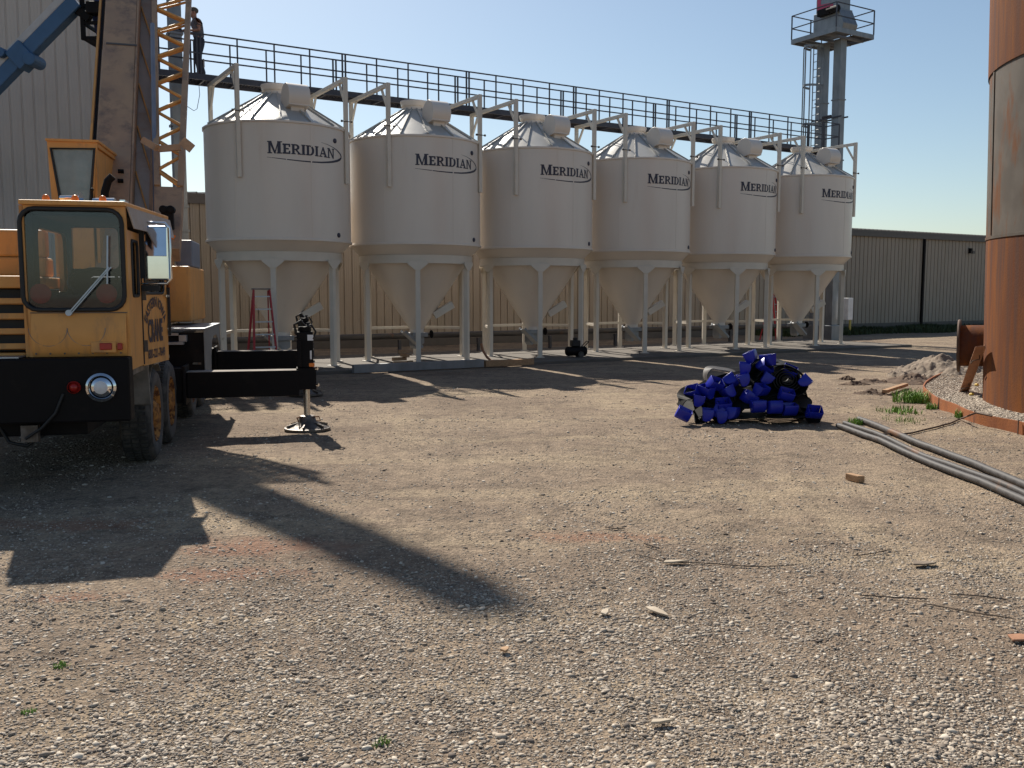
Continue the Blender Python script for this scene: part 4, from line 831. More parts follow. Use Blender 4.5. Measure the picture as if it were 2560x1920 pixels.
# boom
BD = V((-.060, .772, 1)).normalized(); WH = V((-.245, .74, 0))
bs = BD.cross(V((0, 0, 1))).normalized(); bs = bs if bs.x > 0 else -bs; bn = bs.cross(BD).normalized()   # bs: world right, bn: towards the cab
if bn.y > 0: bn = -bn
PB = cv(278, 500, 4.0)
def bp(t, s_, n_): return PB+BD*t+bs*s_+bn*n_
def taper(t): return 1.0
def bbox(mb, t0, t1, s0, s1, n0, n1, tp=True):
    a, b = (taper(t0), taper(t1)) if tp else (1, 1)
    vs = [bp(t, s_*k, n_) for t, k in ((t0, a), (t1, b)) for n_ in (n0, n1) for s_ in (s0, s1)]
    fs = [(0, 2, 3, 1), (4, 5, 7, 6), (0, 1, 5, 4), (2, 6, 7, 3), (0, 4, 6, 2), (1, 3, 7, 5)]
    if (vs[1]-vs[0]).cross(vs[2]-vs[0]).dot(vs[4]-vs[0]) < 0: fs = [f[::-1] for f in fs]
    return mb.add(vs, fs)
TE = 9.0
bm = part(bbox(MB(), -2.4, TE, -.255, .255, -.74, 0), 'boom', 'boom', bevel=.02)
part(bbox(MB(), TE+.002, 15.0, -.25, .25, -.70, -.03), 'boom_section', 'boom', bm); part(bbox(MB(), 15.002, 20.5, -.24, .24, -.68, -.05), 'boom_section', 'boom', bm); part(bbox(MB(), 20.502, 24.9, -.22, .22, -.62, -.10), 'boom_head', 'boom', bm)
part(bbox(MB(), -2.2, TE-.1, .258, .50, -.42, -.38), 'side_panel', 'boomside', bm)
part(bbox(MB(), -2.2, TE-.1, .50, .545, -.48, -.30), 'side_flange', 'boom', bm)
part(bbox(MB(), -2.2, TE-.1, .2575, .285, -.35, -.002), 'side_flange', 'boom', bm)
k = -2.1
while k < TE-1.2:
    part(MB().bar(bp(k+1.0, .29, -.362), bp(k, .51, -.362), .02, .06, bn), 'side_strap', 'yellow', bm); k += 1.02
part(bbox(MB(), -1.0, TE, -.315, -.272, -.10, -.05), 'hose_track', 'chassis', bm)
part(bbox(MB(), -1.0, TE, -.36, -.325, -.12, -.04), 'side_rail', 'yellow', bm)
part(bbox(MB(), 3.5, 3.54, -.2, .28, .0005, .012), 'weld_plate', 'trim', bm)
for t in (.35, .55): part(bbox(MB(), t, t+.04, .08, .16, .001, .05), 'hose_clip', 'chassis', bm)
# lattice jib stowed along the boom
J0 = cv(423, 500, 4.35); JD = V((-.055, .771, 1)).normalized()
def jp(t, s_, n_): return J0+JD*t+bs*s_+bn*n_
def hwid(t): return .165+.026*max(0, t)
ja, jb = .15, 8.0; jb_ = part(MB().bar(jp(ja, -hwid(ja), .14), jp(jb, -hwid(jb), .16), .085, .07, bn), 'jib', 'boom', bevel=.006)
for q, n0, n1, w_ in ((1, .14, .16, .085), (-1, -.16, -.2, .06), (1, -.16, -.2, .06)): part(MB().bar(jp(ja, q*hwid(ja), n0), jp(jb, q*hwid(jb), n1), w_, .07, bn), 'chord', 'boom', jb_, bevel=.006)
mb = MB(); t = ja; sg = 1
while t < jb-.35:
    a, b = t, t+.33
    mb.tube(jp(a, sg*hwid(a), .14), jp(b, -sg*hwid(b), .14), .026, 8).tube(jp(a, -sg*hwid(a), -.17), jp(b, sg*hwid(b), -.17), .022, 8)
    for q in (-1, 1): mb.tube(jp(a, q*hwid(a), .14*sg), jp(b, q*hwid(b), -.16*sg), .02, 8)
    t += .33; sg = -sg
part(mb, 'lacing', 'yellow', jb_, smooth=50)
mb = MB(); P_ = lambda t, s_: jp(t, s_, .15)
mb.prism([P_(-1.1, -.12), P_(-1.1, .16), P_(-.4, .19), P_(.14, .21), P_(.14, -.21), P_(-.4, -.20)], bn*-.30); part(mb, 'jib_foot', 'boom', jb_, bevel=.01)
c = cv(419, 545, 3.6); hb = part(MB().box(c.x-.085, c.x+.085, 3.55, 3.68, c.z-.17, c.z+.17).tube((c.x-.05, 3.52, c.z+.12), (c.x-.05, 3.7, c.z+.12), .06, 16).tube((c.x+.05, 3.52, c.z+.12), (c.x+.05, 3.7, c.z+.12), .06, 16), 'sheave_block', 'chassis', bevel=.02)
part(MB().path([(c.x, 3.6, c.z-.17), (c.x+.02, 3.6, c.z-.26), (c.x+.07, 3.6, c.z-.30), (c.x+.09, 3.6, c.z-.25)], .02, 8), 'hook', 'amber', hb)
p = [cv(358, 350, 4.45), cv(392, 370, 4.4), cv(470, 352, 4.3), cv(480, 372, 4.3)]
part(MB().bar(p[0], p[1], .12, .10).bar(p[1]+V((0, .1, 0)), cv(450, 366, 4.4)+V((0, .1, 0)), .10, .09).bar(cv(455, 352, 4.3), p[3], .09, .14), 'jib_bracket', 'boom', jb_)
part(MB().tube(cv(381, 60, 5.9), cv(389, 545, 4.3), .035, 10), 'hydraulic_line', 'bluetrim', smooth=50)

# ------------------------------------------------------------------ rusty tank on the right
TB = gp(2457, 990, .28); rt_ = math.hypot(TB.x, TB.y); al = R(12); rc = rt_/math.cos(al); RT = rc*math.sin(al); az = math.atan2(TB.x, TB.y)+al
TC = V((rc*math.sin(az), rc*math.cos(az), 0))
zA = dp(2463, 583, TB.y).z; zB = dp(2470, 182, TB.y).z
tk = thing('rusty_tank', 'huge rusty steel tank cropped by the right edge of the photo', 'tank', TC)
MB().lathe([(RT, .0), (RT, zA)], 128).build('bottom_course', 'rust', tk, 40)
MB().lathe([(RT+.012, zA-.04), (RT+.014, zA+.002), (RT+.002, zA+.004), (RT+.002, zB)], 128).build('middle_course', 'rustgalv', tk, 30)
MB().lathe([(RT+.02, zB-.04), (RT+.022, zB), (RT+.022, 9.6), (RT-.03, 9.62), (0.01, 10.6)], 128).build('top_course', 'rust', tk, 30)
tk.rotation_euler = (0, R(-1.5), 0); ta = math.atan2(TB.y-TC.y, TB.x-TC.x)
mb = MB()
for da, z0_, z1_ in ((.20, zA+.03, zB-.05),): a = ta+da; u = V((math.cos(a), math.sin(a), 0)); mb.obox(u*(RT+.010)+V((0, 0, (z0_+z1_)/2)), V((-u.y, u.x, 0))*.035, u*.006, V((0, 0, (z1_-z0_)/2)))
mb.build('lap_seam', 'rustgalv', tk)
pc = dp(2440, 852, TB.y+.45)-TC; u = V((-.885, .465, 0)).normalized()
pc2 = V((pc.x, pc.y, pc.z))
nk = MB().lathe([(.34, -.75), (.34, .20)], 36, pc2, u).lathe([(.31, .20), (.34, .20)], 36, pc2, u).build('access_neck', 'rust', tk, 40)
MB().lathe([(.001, .0), (.43, 0), (.44, .02), (.43, .045), (.001, .05)], 40, pc2+u*.201, u).build('access_flange', 'rod', nk, 30)
# leaning plate with handles
t0, b0 = dp(2450, 866, TB.y-.75), gp(2408, 980, .20)
pl_ = thing('leaning_plate', 'rusty steel plank with wire handles leaning against the tank', 'plank')
dd = (t0-b0); sd = V((1, 0, 0))-dd.normalized()*dd.normalized().x; sd.normalize(); fr_ = dd.cross(sd).normalized(); fr_ = fr_ if fr_.y < 0 else -fr_
MB().obox((t0+b0)/2, dd/2, sd*.065, fr_*.008).obox((t0+b0)/2+sd*.07, dd/2, sd*.006, fr_*.035).build('plate', 'rustpale', pl_, bevel=.004)
for k in (.12, .74):
    c = b0+dd*k; MB().path([c-sd*.055, c-sd*.07+fr_*.06, c-sd*.06+fr_*.07+dd*.07, c+sd*.03+fr_*.07+dd*.09, c+sd*.04+dd*.09], .009, 6).build('handle', 'rod', pl_)
for (x, y, lb) in ((2428, 986, 'small yellow cap on the gravel at the foot of the tank'), (2441, 962, 'yellow fitting behind the leaning plank at the tank')):
    c = gp(x, y, .24); MB().sphere(c+V((0, 0, .0)), .035, 12, 8, (1, 1, .8)).tube(c+V((0, 0, .0)), c+V((.0, -.05, .01)), .022, 10).build('yellow_fitting', 'hivis', label=lb, cat='fitting')
# gravel bed and its rusty edging
EP = [(2400, 930), (2360, 947), (2328, 964), (2312, 977), (2309, 990), (2327, 1007), (2347, 1022), (2385, 1036), (2428, 1056), (2470, 1067), (2560, 1088), (2700, 1130)]
EG = [gp(*q) for q in EP]
def smooth_path(p, k=5):
    o = []
    for i in range(len(p)-1):
        a, b, c, d = p[max(0, i-1)], p[i], p[i+1], p[min(len(p)-1, i+2)]
        for j in range(k): t = j/k; o.append(.5*((2*b)+(c-a)*t+(2*a-5*b+4*c-d)*t*t+(3*b-a-3*c+d)*t*t*t))
    return o+[p[-1]]
ES = smooth_path(EG)
mb = MB(); n = len(ES); vs = []
for i, p in enumerate(ES):
    a = (ES[min(i+1, n-1)]-ES[max(i-1, 0)]).normalized(); s_ = V((a.y, -a.x, 0)); h = .17+.02*nz(p.x, p.y, 1.3, 2)
    vs += [p+s_*.006+V((0, 0, -.05)), p+s_*.012+V((0, 0, h)), p-s_*.012+V((0, 0, h)), p-s_*.006+V((0, 0, -.05))]
mb.add(vs, [(4*i+j, 4*i+j+1, 4*i+5+j, 4*i+4+j) for i in range(n-1) for j in range(3)])
eg = mb.build('steel_edging', 'edging', smooth=40, label='orange rusted steel edging strip holding the gravel bed around the tank', cat='edging')
for q in ((2347, 1022), (2436, 1058), (2545, 1085)): p = gp(*q); MB().bar(p+V((-.02, -.03, 0)), p+V((-.02, -.03, .2)), .012, .012).build('stake', 'rod', eg)
mb = MB(); K = 10; vs = []
for i, p in enumerate(ES):
    c = V((TC.x, TC.y, 0)); d = p-c; l = d.length; d.normalize()
    for k in range(K+1):
        q = c+d*(l-.01+(RT-.1-l+.01)*k/K); vs.append(q+V((0, 0, .125+.15*(k/K)+.02*nz(q.x, q.y, 1.6, 9))))
fs = [(i*(K+1)+k, i*(K+1)+k+1, (i+1)*(K+1)+k+1, (i+1)*(K+1)+k) for i in range(n-1) for k in range(K)]
gb = MB().add(vs, fs).build('gravel_bed', 'ground', smooth=60, kind='structure')
P, S = [], []
for f in fs:
    for _ in range(30):
        a, b = random.random(), random.random(); A, B_, C_, D_ = [V(vs[i]) for i in f]; q = (A*(1-a)+B_*a)*(1-b)+(D_*(1-a)+C_*a)*b
        if q.x/q.y < .6: P.append((q.x, q.y, q.z+.003)); S.append(random.uniform(.008, .022))
sv, sf = stones(P, S); link('bed_gravel', npmesh('bed_gravel', sv, sf, 'stone'), kind='stuff')
# earth heaped behind the edging
def heap(name, c, rx, ry, h, m, seed, lump, label=None, cat=None, kind=None, rot=0.0, n=46):
    mb = MB(); vs = []
    for j in range(n+1):
        for i in range(n+1):
            x, y = (i/n*2-1), (j/n*2-1); r = math.hypot(x, y)+.25*nz(x, y, 1.6, seed)
            z = max(0, 1-r)**1.1*h*(1+.5*nz(x, y, 3, seed+3))+(lump*abs(nz(x, y, 7, seed+7))+.5*lump*abs(nz(x, y, 15, seed+1))+.22*lump*abs(nz(x, y, 31, seed+5)))*(1 if r < .95 else 0)
            xx, yy = x*rx, y*ry; q = V((c.x+xx*math.cos(rot)-yy*math.sin(rot), c.y+xx*math.sin(rot)+yy*math.cos(rot), 0)); vs.append((q.x, q.y, gh(q.x, q.y)-.03+z))
    return mb.add(vs, [(j*(n+1)+i, j*(n+1)+i+1, (j+1)*(n+1)+i+1, (j+1)*(n+1)+i) for j in range(n) for i in range(n)]).build(name, m, smooth=60, label=label, cat=cat, kind=kind)
heap('earth_heap', gp(2365, 940), 1.25, 1.7, .50, 'mound', 4.2, .13, 'lumpy grey-brown heap of earth between the edging and the shed', 'earth heap', rot=-.5, n=90)
heap('earth_heap', gp(2275, 955), .55, .9, .16, 'soil', 9.7, .10, 'low dark heap of clods just left of the edging bend', 'earth heap', rot=-.6, n=30)
for k, (x, y, s_) in enumerate(((2176, 985, .28), (2135, 962, .26), (2178, 957, .34), (2116, 950, .18))):
    heap('soil_clod', gp(x, y), s_*1.3, s_*.8, .085, 'soil', 20+k*3, .07, ['dark clod of clay nearest the steel pipes', 'dark clay clod right of the blue bucket pile', 'wide clay streak of clods behind the darkest clod', 'farthest and smallest clay clod, beside the blue pile'][k], 'clod', n=18)
p, q = gp(2211, 985), gp(2264, 970); MB().bar(p+V((0, 0, .05)), q+V((0, 0, .07)), .10, .06).build('board', 'wood', label='short weathered board lying by the earth heap', cat='board', bevel=.004)

# ------------------------------------------------------------------ pipes, rod, block, sticks
def gpath(pts, r, dz=0.0, k=4):
    g = smooth_path([gp(*q) for q in pts], k); return [V((p.x, p.y, gh(p.x, p.y)+r+dz)) for p in g]
def pipe(pts, r, lb):
    g = gpath(pts, r, .012); t = tag(MB().path(g, r, 14).build('steel_pipe', 'pipe', smooth=50), lb, 'pipe', 'steel pipes lying on the gravel')
    d = (g[0]-g[1]).normalized(); MB().tube(g[0]+d*.001, g[0]+d*.004, r*.78, 14).build('bore', 'blacktrim', t)
pipe([(2095, 1072), (2200, 1113), (2330, 1165), (2450, 1215), (2600, 1282)], .038, 'steel pipe with open end nearest the camera, leftmost of three')
pipe([(2111, 1064), (2220, 1108), (2340, 1156), (2460, 1202), (2600, 1262)], .034, 'middle steel pipe of the three lying on the gravel')
pipe([(2147, 1055), (2250, 1098), (2360, 1140), (2470, 1185), (2620, 1250)], .041, 'steel pipe closest to the rusty tank, with a rust patch')
g = gpath([(2206, 1093), (2280, 1082), (2360, 1066), (2400, 1052)], .012, .01)
MB().path(g+[gp(2420, 1040, .16), gp(2440, 1032, .21), gp(2480, 1040, .2)], .013, 8).build('bent_rod', 'rod', smooth=60, label='dark bent rod crossing the pipes up to the edging', cat='rod')
c = gp(2137, 1204); MB().obox(c+V((0, 0, .04)), V((.036, 0, 0)), V((-.035, .085, 0)), V((0, 0, .036))).build('wood_block', 'wood', label='stubby sawn wood block lying on the open gravel', cat='block', bevel=.008)
for k, (x0, y0, x1, y1, r, lb) in enumerate(((1680, 1404, 1985, 1419, .006, 'long thin twig across the middle right gravel'), (1512, 1320, 1562, 1324, .008, 'short dark twig on the gravel below the bucket pile'), (1610, 1362, 1650, 1374, .011, 'curled dark bark piece near the centre right gravel'), (2150, 1497, 2320, 1508, .007, 'dark twig on the lower right gravel, longest of its pair'), (2370, 1496, 2520, 1510, .007, 'twig at the right edge beside the pale rut'), (2310, 1520, 2540, 1562, .007, 'long twig slanting down to the right edge'), (2130, 1390, 2230, 1376, .006, 'thin twig slanting upward in the pale sand'), (1590, 1386, 1665, 1402, .006, 'short twig left of the pale peg'))):
    p, q = gp(x0, y0), gp(x1, y1); m_ = (p+q)/2+V((random.uniform(-.02, .02), random.uniform(-.03, .03), 0)); pts = [V((a.x, a.y, gh(a.x, a.y)+r+.008)) for a in smooth_path([p, m_, q], 4)]
    MB().path(pts, [r*.4]+[r*.65]*(len(pts)-2)+[r*.3], 6).build('twig', 'twig', label=lb, cat='twig', group='twigs scattered on the gravel')
for k, (x, y, a, l, w_, m_, lb) in enumerate(((1645, 1535, -1.1, .10, .035, 'paleg', 'pale torn wood chip on the gravel, larger of two'), (1512, 1535, 1.3, .05, .025, 'paleg', 'small pale wood chip left of the larger chip'), (1262, 1632, 1.2, .03, .025, 'wood', 'tan curled wood chip on the centre foreground gravel'), (1690, 1405, .1, .10, .03, 'paleg', 'pale wooden peg at the end of the long twig'), (2310, 1415, .0, .09, .05, 'mound', 'flat pinkish stone slab on the pale sand'), (2550, 1615, .2, .07, .05, 'rustpale', 'red brick fragment at the right edge'), (1655, 1818, .1, .055, .02, 'paleg', 'pale elongated chip in the foreground stones'))):
    c = gp(x, y); u = V((math.cos(a), math.sin(a), 0)); s_ = V((-u.y, u.x, 0)); h = .012
    pts = [c+u*l*x_+s_*w_*y_+V((0, 0, gh(c.x, c.y)+.016+.01*z_)) for x_, y_, z_ in ((-1, -.6, 0), (-.3, -1, .5), (.6, -.7, 1), (1, .1, .3), (.4, .9, 0), (-.7, .8, .4))]
    MB().prism(pts, (0, 0, h)).build('wood_chip' if m_ not in ('rustpale', 'mound') else 'stone_piece', m_, label=lb, cat='chip' if m_ not in ('rustpale', 'mound') else 'stone', bevel=.003)

# ------------------------------------------------------------------ weeds
def tuft(mb, c, n, r, h, wd=.006):
    for _ in range(n):
        a = random.uniform(0, 2*PI); d = random.random()**.6*r*(.55+.6*abs(math.sin(a*1.5+c.x*7))); b = c+V((math.cos(a)*d, math.sin(a)*d, -.01)); l = h*random.uniform(.5, 1.1); t = random.uniform(0, 2*PI); ln = random.uniform(.15, .7)
        s_ = V((math.cos(t+1.57), math.sin(t+1.57), 0))*wd*random.uniform(.6, 1.4); o = V((math.cos(t), math.sin(t), 0))*l*ln
        p1, p2 = b+o*.35+V((0, 0, l*.6)), b+o+V((0, 0, l*.95)); mb.add([b-s_, b+s_, p1+s_*.8, p1-s_*.8, p2], [(0, 1, 2, 3), (3, 2, 4)])
for (x, y, nn, r, h, lb) in ((2280, 1004, 300, .30, .26, 'bright green weed clump at the bend of the edging, largest'), (2296, 1008, 130, .14, .20, 'dark green weed beside the largest clump'), (2250, 1032, 150, .35, .13, 'sparse green weeds left of the largest clump'), (2262, 1052, 110, .30, .10, 'low green weeds below the largest clump'), (2328, 1022, 70, .10, .13, 'small green weed against the edging front'), (2405, 1045, 90, .12, .16, 'green weed tuft halfway along the edging'), (2142, 1060, 120, .13, .12, 'green tuft around the ends of the pipes'), (72, 1784, 40, .035, .03, 'tiny green sprout on the gravel at far left, lower'), (152, 1668, 45, .04, .035, 'tiny green sprout on the gravel at far left, upper'), (955, 1862, 50, .04, .035, 'tiny green sprout near the bottom edge')):
    mb = MB(); c = gp(x, y); tuft(mb, V((c.x, c.y, gh(c.x, c.y))), nn, r, h, .008 if h > .1 else .004); mb.build('weed', 'leaf', label=lb, cat='weed')
mb = MB()
for _ in range(5200):
    s_ = random.uniform(24.5, 45); y = 6.9-random.random()**1.5*(2.6+1.4*nz(s_, 0, .25, 2)); c = RW(s_, y, 0); tuft(mb, c, 2, .12, .34+.22*nz(s_, y, .5, 8), .02)
mb.build('tall_grass', 'darkgrass', kind='stuff')

# ------------------------------------------------------------------ blue elevator buckets on a heap of black belt
BY = 13.9
pile = thing('bucket_belt', 'tangled black elevator belt with royal blue plastic buckets heaped on a pallet', 'bucket belt', gp(1860, 1050))
PL = pile.location.copy()
def bk(x, y, Y): return dp(1640+.226*x, 800+.226*y, Y)-PL
def bucket_mesh():
    prof = [(0, .17), (0, .012), (.008, 0), (.035, -.012), (.07, -.012), (.10, .004), (.127, .03), (.145, .065), (.155, .105), (.158, .15)]; w_ = .098; n = len(prof); mb = MB()
    vs = [(-w_, -y, z) for y, z in prof]+[(w_, -y, z) for y, z in prof]; mb.add(vs, [(i, n+i, n+i+1, i+1) for i in range(n-1)])
    mb.add([(-w_, -y, z) for y, z in prof], [tuple(range(n))]); mb.add([(w_, -y, z) for y, z in prof], [tuple(range(n-1, -1, -1))])
    me = bpy.data.meshes.new('bucket'); me.from_pydata(mb.v, [], mb.f); me.materials.append(M['blue']); me.polygons.foreach_set('use_smooth', [True]*len(me.polygons)); me.set_sharp_from_angle(angle=R(40)); return me
BM = bucket_mesh()
def bolts_mesh():
    mb = MB()
    for x in (-.05, .05): mb.tube((x, .004, .11), (x, -.012, .11), .011, 8)
    me = bpy.data.meshes.new('bolt'); me.from_pydata(mb.v, [], mb.f); me.materials.append(M['bolt']); return me
BO = bolts_mesh()
BK = [(1045, 430, 12, 62), (1165, 470, -35, 20), (1290, 450, 12, -62), (950, 545, 20, 75), (1465, 550, -22, -8), (1585, 640, -25, 70), (765, 620, -40, 55), (955, 680, 0, 85), (1165, 620, 5, 80), (615, 680, -20, 20), (465, 760, 20, -40), (590, 790, -25, -50), (440, 880, 30, 70), (1115, 765, -5, 40), (985, 860, -38, 10), (1425, 815, -14, 0), (285, 1035, -25, -5), (530, 1055, 10, 80), (735, 920, 5, 5), (810, 1040, -15, 60), (1740, 995, -5, 0), (1470, 990, 0, 5), (1310, 985, 0, 12), (1130, 965, 3, 5), (705, 1085, 0, 75), (640, 985, -10, 65), (860, 775, 20, -70)]
for k, (x, y, roll, yaw) in enumerate(BK):
    Y = BY-.35+(1100-y)/700*.55+random.uniform(-.08, .08)
    if k in (16, 20): Y -= .05
    o = bpy.data.objects.new('bucket', BM); COL.objects.link(o); o.parent = pile
    d = o.modifiers.new('Solid', 'SOLIDIFY'); d.thickness = .007; d.offset = 1
    d = o.modifiers.new('Bevel', 'BEVEL'); d.width = .004; d.segments = 2; d.limit_method = 'ANGLE'; d.angle_limit = R(35)
    pit = random.uniform(-25, 35); rot = Matrix.Rotation(R(-roll), 4, 'Y') @ Matrix.Rotation(R(yaw), 4, 'Z') @ Matrix.Rotation(R(pit), 4, 'X')
    s_ = 1.0
    o.matrix_local = Matrix.Translation(bk(x, y, Y)+V((0, .06, -.07))) @ rot
    b = bpy.data.objects.new('bolt', BO); COL.objects.link(b); b.parent = o
def ribbon(pts, wd, name, parent, m='belt', th=.012, tilt=0.0, wz=.12):
    # pts: crop points with distance; ribbon width runs mostly away from the camera
    p = smooth_path([bk(*q) for q in pts], 6); n = len(p); mb = MB(); vs = []
    for i in range(n):
        a = (p[min(i+1, n-1)]-p[max(i-1, 0)]).normalized(); wv = V((tilt, 1, wz)); wv = (wv-a*wv.dot(a)).normalized()*wd/2; nn = a.cross(wv).normalized()*th/2
        vs += [p[i]-wv-nn, p[i]+wv-nn, p[i]+wv+nn, p[i]-wv+nn]
    fs = [(4*i+j, 4*i+(j+1) % 4, 4*i+4+(j+1) % 4, 4*i+4+j) for i in range(n-1) for j in range(4)]+[(3, 2, 1, 0), (4*n-4, 4*n-3, 4*n-2, 4*n-1)]
    return mb.add(vs, fs).build(name, m, parent, smooth=40)
RB_ = [([(1080, 620, 14.1), (1200, 510, 14.1), (1380, 480, 14.1), (1540, 540, 14.0), (1645, 640, 14.0), (1640, 730, 14.0), (1570, 800, 14.0), (1430, 790, 14.1), (1330, 720, 14.1)], .30, 0), ([(1010, 560, 14.2), (1080, 450, 14.2), (1200, 420, 14.3), (1340, 450, 14.3), (1500, 520, 14.3), (1600, 700, 14.2)], .34, .1),
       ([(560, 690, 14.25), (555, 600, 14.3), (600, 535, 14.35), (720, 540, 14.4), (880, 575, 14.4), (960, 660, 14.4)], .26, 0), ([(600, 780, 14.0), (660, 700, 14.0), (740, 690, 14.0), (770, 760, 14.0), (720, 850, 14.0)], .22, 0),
       ([(260, 960, 13.8), (300, 860, 13.8), (390, 790, 13.9), (500, 800, 13.9), (560, 900, 13.9), (570, 1020, 13.8), (480, 1120, 13.8), (420, 1050, 13.7)], .26, .1), ([(300, 1010, 13.9), (420, 900, 13.9), (560, 760, 14.1), (700, 700, 14.2), (900, 640, 14.3)], .30, 0),
       ([(400, 1010, 13.9), (520, 960, 13.9), (700, 880, 13.9), (860, 700, 14.0), (1000, 640, 14.1), (1200, 650, 14.1)], .34, 0), ([(620, 1090, 13.85), (760, 980, 13.85), (900, 880, 13.9), (1060, 830, 13.9), (1250, 820, 13.95), (1450, 800, 14.0)], .36, .2),
       ([(640, 1110, 13.8), (900, 1060, 13.8), (1200, 1050, 13.8), (1480, 1050, 13.8), (1660, 1040, 13.8), (1760, 1010, 13.8)], .34, 0), ([(1500, 860, 14.0), (1620, 900, 13.95), (1700, 960, 13.9), (1730, 1050, 13.9), (1640, 1080, 13.8)], .32, 0), ([(880, 1000, 13.8), (960, 910, 13.8), (1150, 900, 13.8), (1380, 920, 13.85), (1560, 940, 13.85), (1660, 1000, 13.9)], .3, 0),
       ([(1000, 740, 14.1), (1100, 700, 14.1), (1300, 690, 14.1), (1450, 720, 14.1), (1580, 780, 14.1)], .36, 0), ([(480, 1060, 14.1), (560, 930, 14.15), (760, 800, 14.2), (1000, 720, 14.25), (1300, 620, 14.3), (1560, 640, 14.3), (1600, 900, 14.2), (1500, 1060, 14.1)], .4, 0)]
for k, (pts, wd, tl) in enumerate(RB_): ribbon(pts, wd, 'belt' if k not in (2, 3) else 'glare_belt', pile, 'belt' if k not in (2, 3) else ('pipe' if k == 2 else 'galv'), tilt=tl, wz=(.12 if k in (0, 1, 2, 3, 8) else .75))  # two belt folds in paler metal colours: sun glare on the rubber, painted in
for (x, y, Y, r, w_) in ((1430, 640, 14.05, .225, .32), (1170, 720, 14.2, .20, .36), (900, 840, 14.05, .19, .34), (600, 930, 14.05, .16, .30), (1300, 900, 14.0, .17, .34), (1080, 560, 14.35, .16, .3), (1560, 960, 14.05, .12, .3)):
    c = bk(x, y, Y); mb = MB(); pts = []
    for i in range(60): a = i*.42; rr = r*(.25+.75*i/59); pts.append(c+V((rr*math.cos(a), 0, rr*.86*math.sin(a))))
    vs = []
    for i, p in enumerate(pts):
        nn = (p-c).normalized()*.008
        wv = V((.10, 1, .08))*w_/2; vs += [p-wv-nn, p+wv-nn, p+wv+nn, p-wv+nn]
    n = len(pts); mb.add(vs, [(4*i+j, 4*i+(j+1) % 4, 4*i+4+(j+1) % 4, 4*i+4+j) for i in range(n-1) for j in range(4)]+[(3, 2, 1, 0), (4*n-4, 4*n-3, 4*n-2, 4*n-1)]).build('belt_coil', 'belt', pile, smooth=40)
pl2 = thing('pallet', 'low wooden pallet under the heap of blue buckets', 'pallet', gp(1905, 1052)+V((0, .55, 0)))
mb = MB()
for x in (-.62, 0, .62): mb.box(x-.045, x+.045, -.5, .5, .02, .10)
mb.build('stringer', 'greywood', pl2); mb = MB()
for i in range(7): y = -.5+i*.155; mb.box(-.72, .72, y, y+.10, .102, .122)
mb.build('deck_board', 'greywood', pl2)

# ------------------------------------------------------------------ odds and ends under the silos
def ladder(label, loc, rot, h=1.95):
    t = thing('stepladder', label, 'ladder', loc, rot, 'red stepladders')
    for s_ in (-1, 1):
        MB().bar((s_*.29, -.28, 0), (s_*.19, -.02, h), .035, .07).build('rail', 'redpaint', t); MB().bar((s_*.29, .42, 0), (s_*.17, .04, h-.02), .03, .05).build('rear_rail', 'redpaint', t)
    k = .29
    while k < h-.1: f = k/h; MB().box(-.29+.10*f+.02, .29-.10*f-.02, -.28+.26*f-.045, -.28+.26*f+.045, k-.015, k+.015).build('step', 'alu', t); k += .30
    MB().box(-.21, .21, -.08, .10, h, h+.035).build('top_cap', 'dusty', t, bevel=.01); return t
LAD2 = 21.5
ld = ladder('red fibreglass stepladder with blue-grey steps under the nearest silo', RW(-1.12, -2.0, .07), ROWROT)
dup(ld, RW(LAD2, 3.0, .0), ROWROT+.5, 'red stepladder half hidden between the two farthest silos')
c = RW(.15, 1.2, .07); MB().lathe([(.001, 0), (.13, 0), (.155, .36), (.165, .37), (.165, .385), (.15, .385), (.14, .02)], 28, c).build('pail', 'white', smooth=40, label='white pail on the pad beside the red stepladder', cat='pail')
# long auger tube behind the legs
au = thing('auger_conveyor', 'dark grey auger tube running low behind the silo legs', 'conveyor', RW(0, 2.25, 0), ROWROT)
MB().tube((-1.5, 0, .62), (21.8, 0, .62), .09, 18).build('tube', 'pipe', au, 40)
for k in range(9): x = -1.2+k*2.8; MB().box(x-.04, x+.04, -.05, .05, .072, .50).build('support', 'dark_steel', au)
a = RW(.75, -3.05, .02); 
MB().box(0, 3.6, -.07, .07, 0, .20).box(0, 3.6, .071, .10, 0, .015).build('steel_channel', 'galv', label='long pale steel channel lying in front of the second silo', cat='beam', bevel=.006).matrix_world = Matrix.Translation(a) @ Matrix.Rotation(ROWROT, 4, 'Z')
MB().box(0, 1.5, -.10, .08, 0, .16).build('timber', 'wood', label='pinkish timber continuing the line of the steel channel', cat='timber', bevel=.008).matrix_world = Matrix.Translation(RW(4.42, -3.0, .02)) @ Matrix.Rotation(ROWROT, 4, 'Z')
c = RW(2.6, -1.9, .07)
wb = thing('scrap_pile', 'small heap of brown wood offcuts behind the steel channel', 'scrap', c)
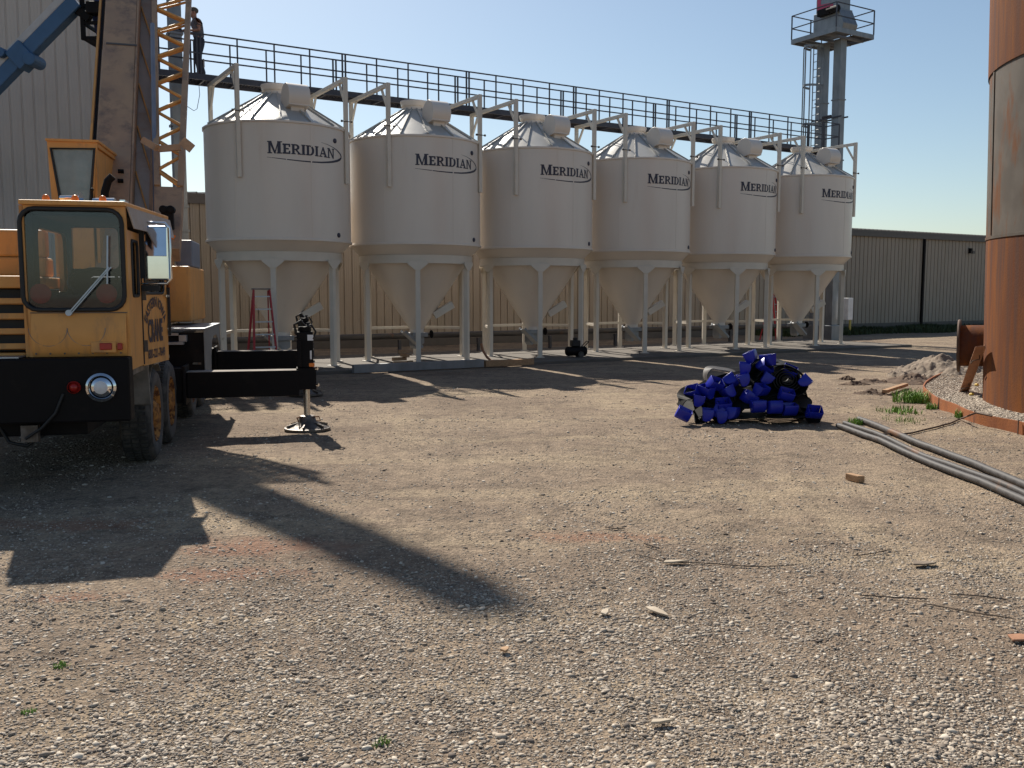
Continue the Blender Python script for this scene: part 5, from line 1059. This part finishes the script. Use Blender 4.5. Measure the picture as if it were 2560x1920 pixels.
for k, (x, y, z, l, a_) in enumerate(((0, 0, .05, .5, .2), (.12, .1, .05, .45, 1.2), (-.1, .05, .15, .4, .6), (.05, .02, .25, .35, 2.2), (.02, .12, .34, .3, .1))): u = V((math.cos(a_), math.sin(a_), 0)); MB().bar(V((x, y, z))-u*l/2, V((x, y, z))+u*l/2, .09, .09).build('offcut', 'wood', wb, bevel=.006)
c = RW(8.15, -1.9, .07); cp = thing('compressor', 'black portable compressor by the right leg of the third silo', 'compressor', c, .3)
MB().tube((-.26, 0, .18), (.26, 0, .18), .14, 20).sphere((-.26, 0, .18), .138, 16, 10, (.6, 1, 1)).sphere((.26, 0, .18), .138, 16, 10, (.6, 1, 1)).build('air_tank', 'chassis', cp, 50)
MB().box(-.16, .10, -.11, .11, .322, .50).tube((-.03, 0, .50), (-.03, 0, .58), .07, 12).build('motor', 'blacktrim', cp, bevel=.02); MB().path([(.2, -.1, .3), (.36, -.1, .46), (.36, .1, .46), (.2, .1, .3)], .014, 8).build('carry_handle', 'blacktrim', cp)
for s_ in (-1, 1): MB().lathe([(.001, -.02), (.09, -.02), (.09, .02), (.001, .02)], 18, (.1, .15*s_, .09), (0, 1, 0)).build('wheel', 'rubber', cp, 40)
c = RW(4.9, -2.0, .07); MB().path([c+V((0, 0, .5)), c+V((.05, 0, .3)), c+V((.16, 0, .12)), c+V((.28, -.1, .03)), c+V((.5, -.1, .03))], .035, 10).build('orange_hose', 'rustpale', smooth=60, label='short reddish hose bent down behind the front leg of the second silo', cat='hose')
sb = RW(16.3, 1.35, 1.9); MB().box(-.09, .09, -.06, .06, -.22, .22).box(-.05, .05, -.03, .03, .22, .27).build('switch_box', 'blacktrim', label='small black switch box fixed to a leg of the fifth silo', cat='box', bevel=.012).matrix_world = Matrix.Translation(sb) @ Matrix.Rotation(ROWROT, 4, 'Z')
c = gp(2124, 835); MB().lathe([(.055, 0), (.055, 1.0), (.045, 1.04), (.001, 1.06)], 20, c).build('bollard', 'hivis', smooth=40, label='thin yellow bollard standing beside the elevator base', cat='bollard')
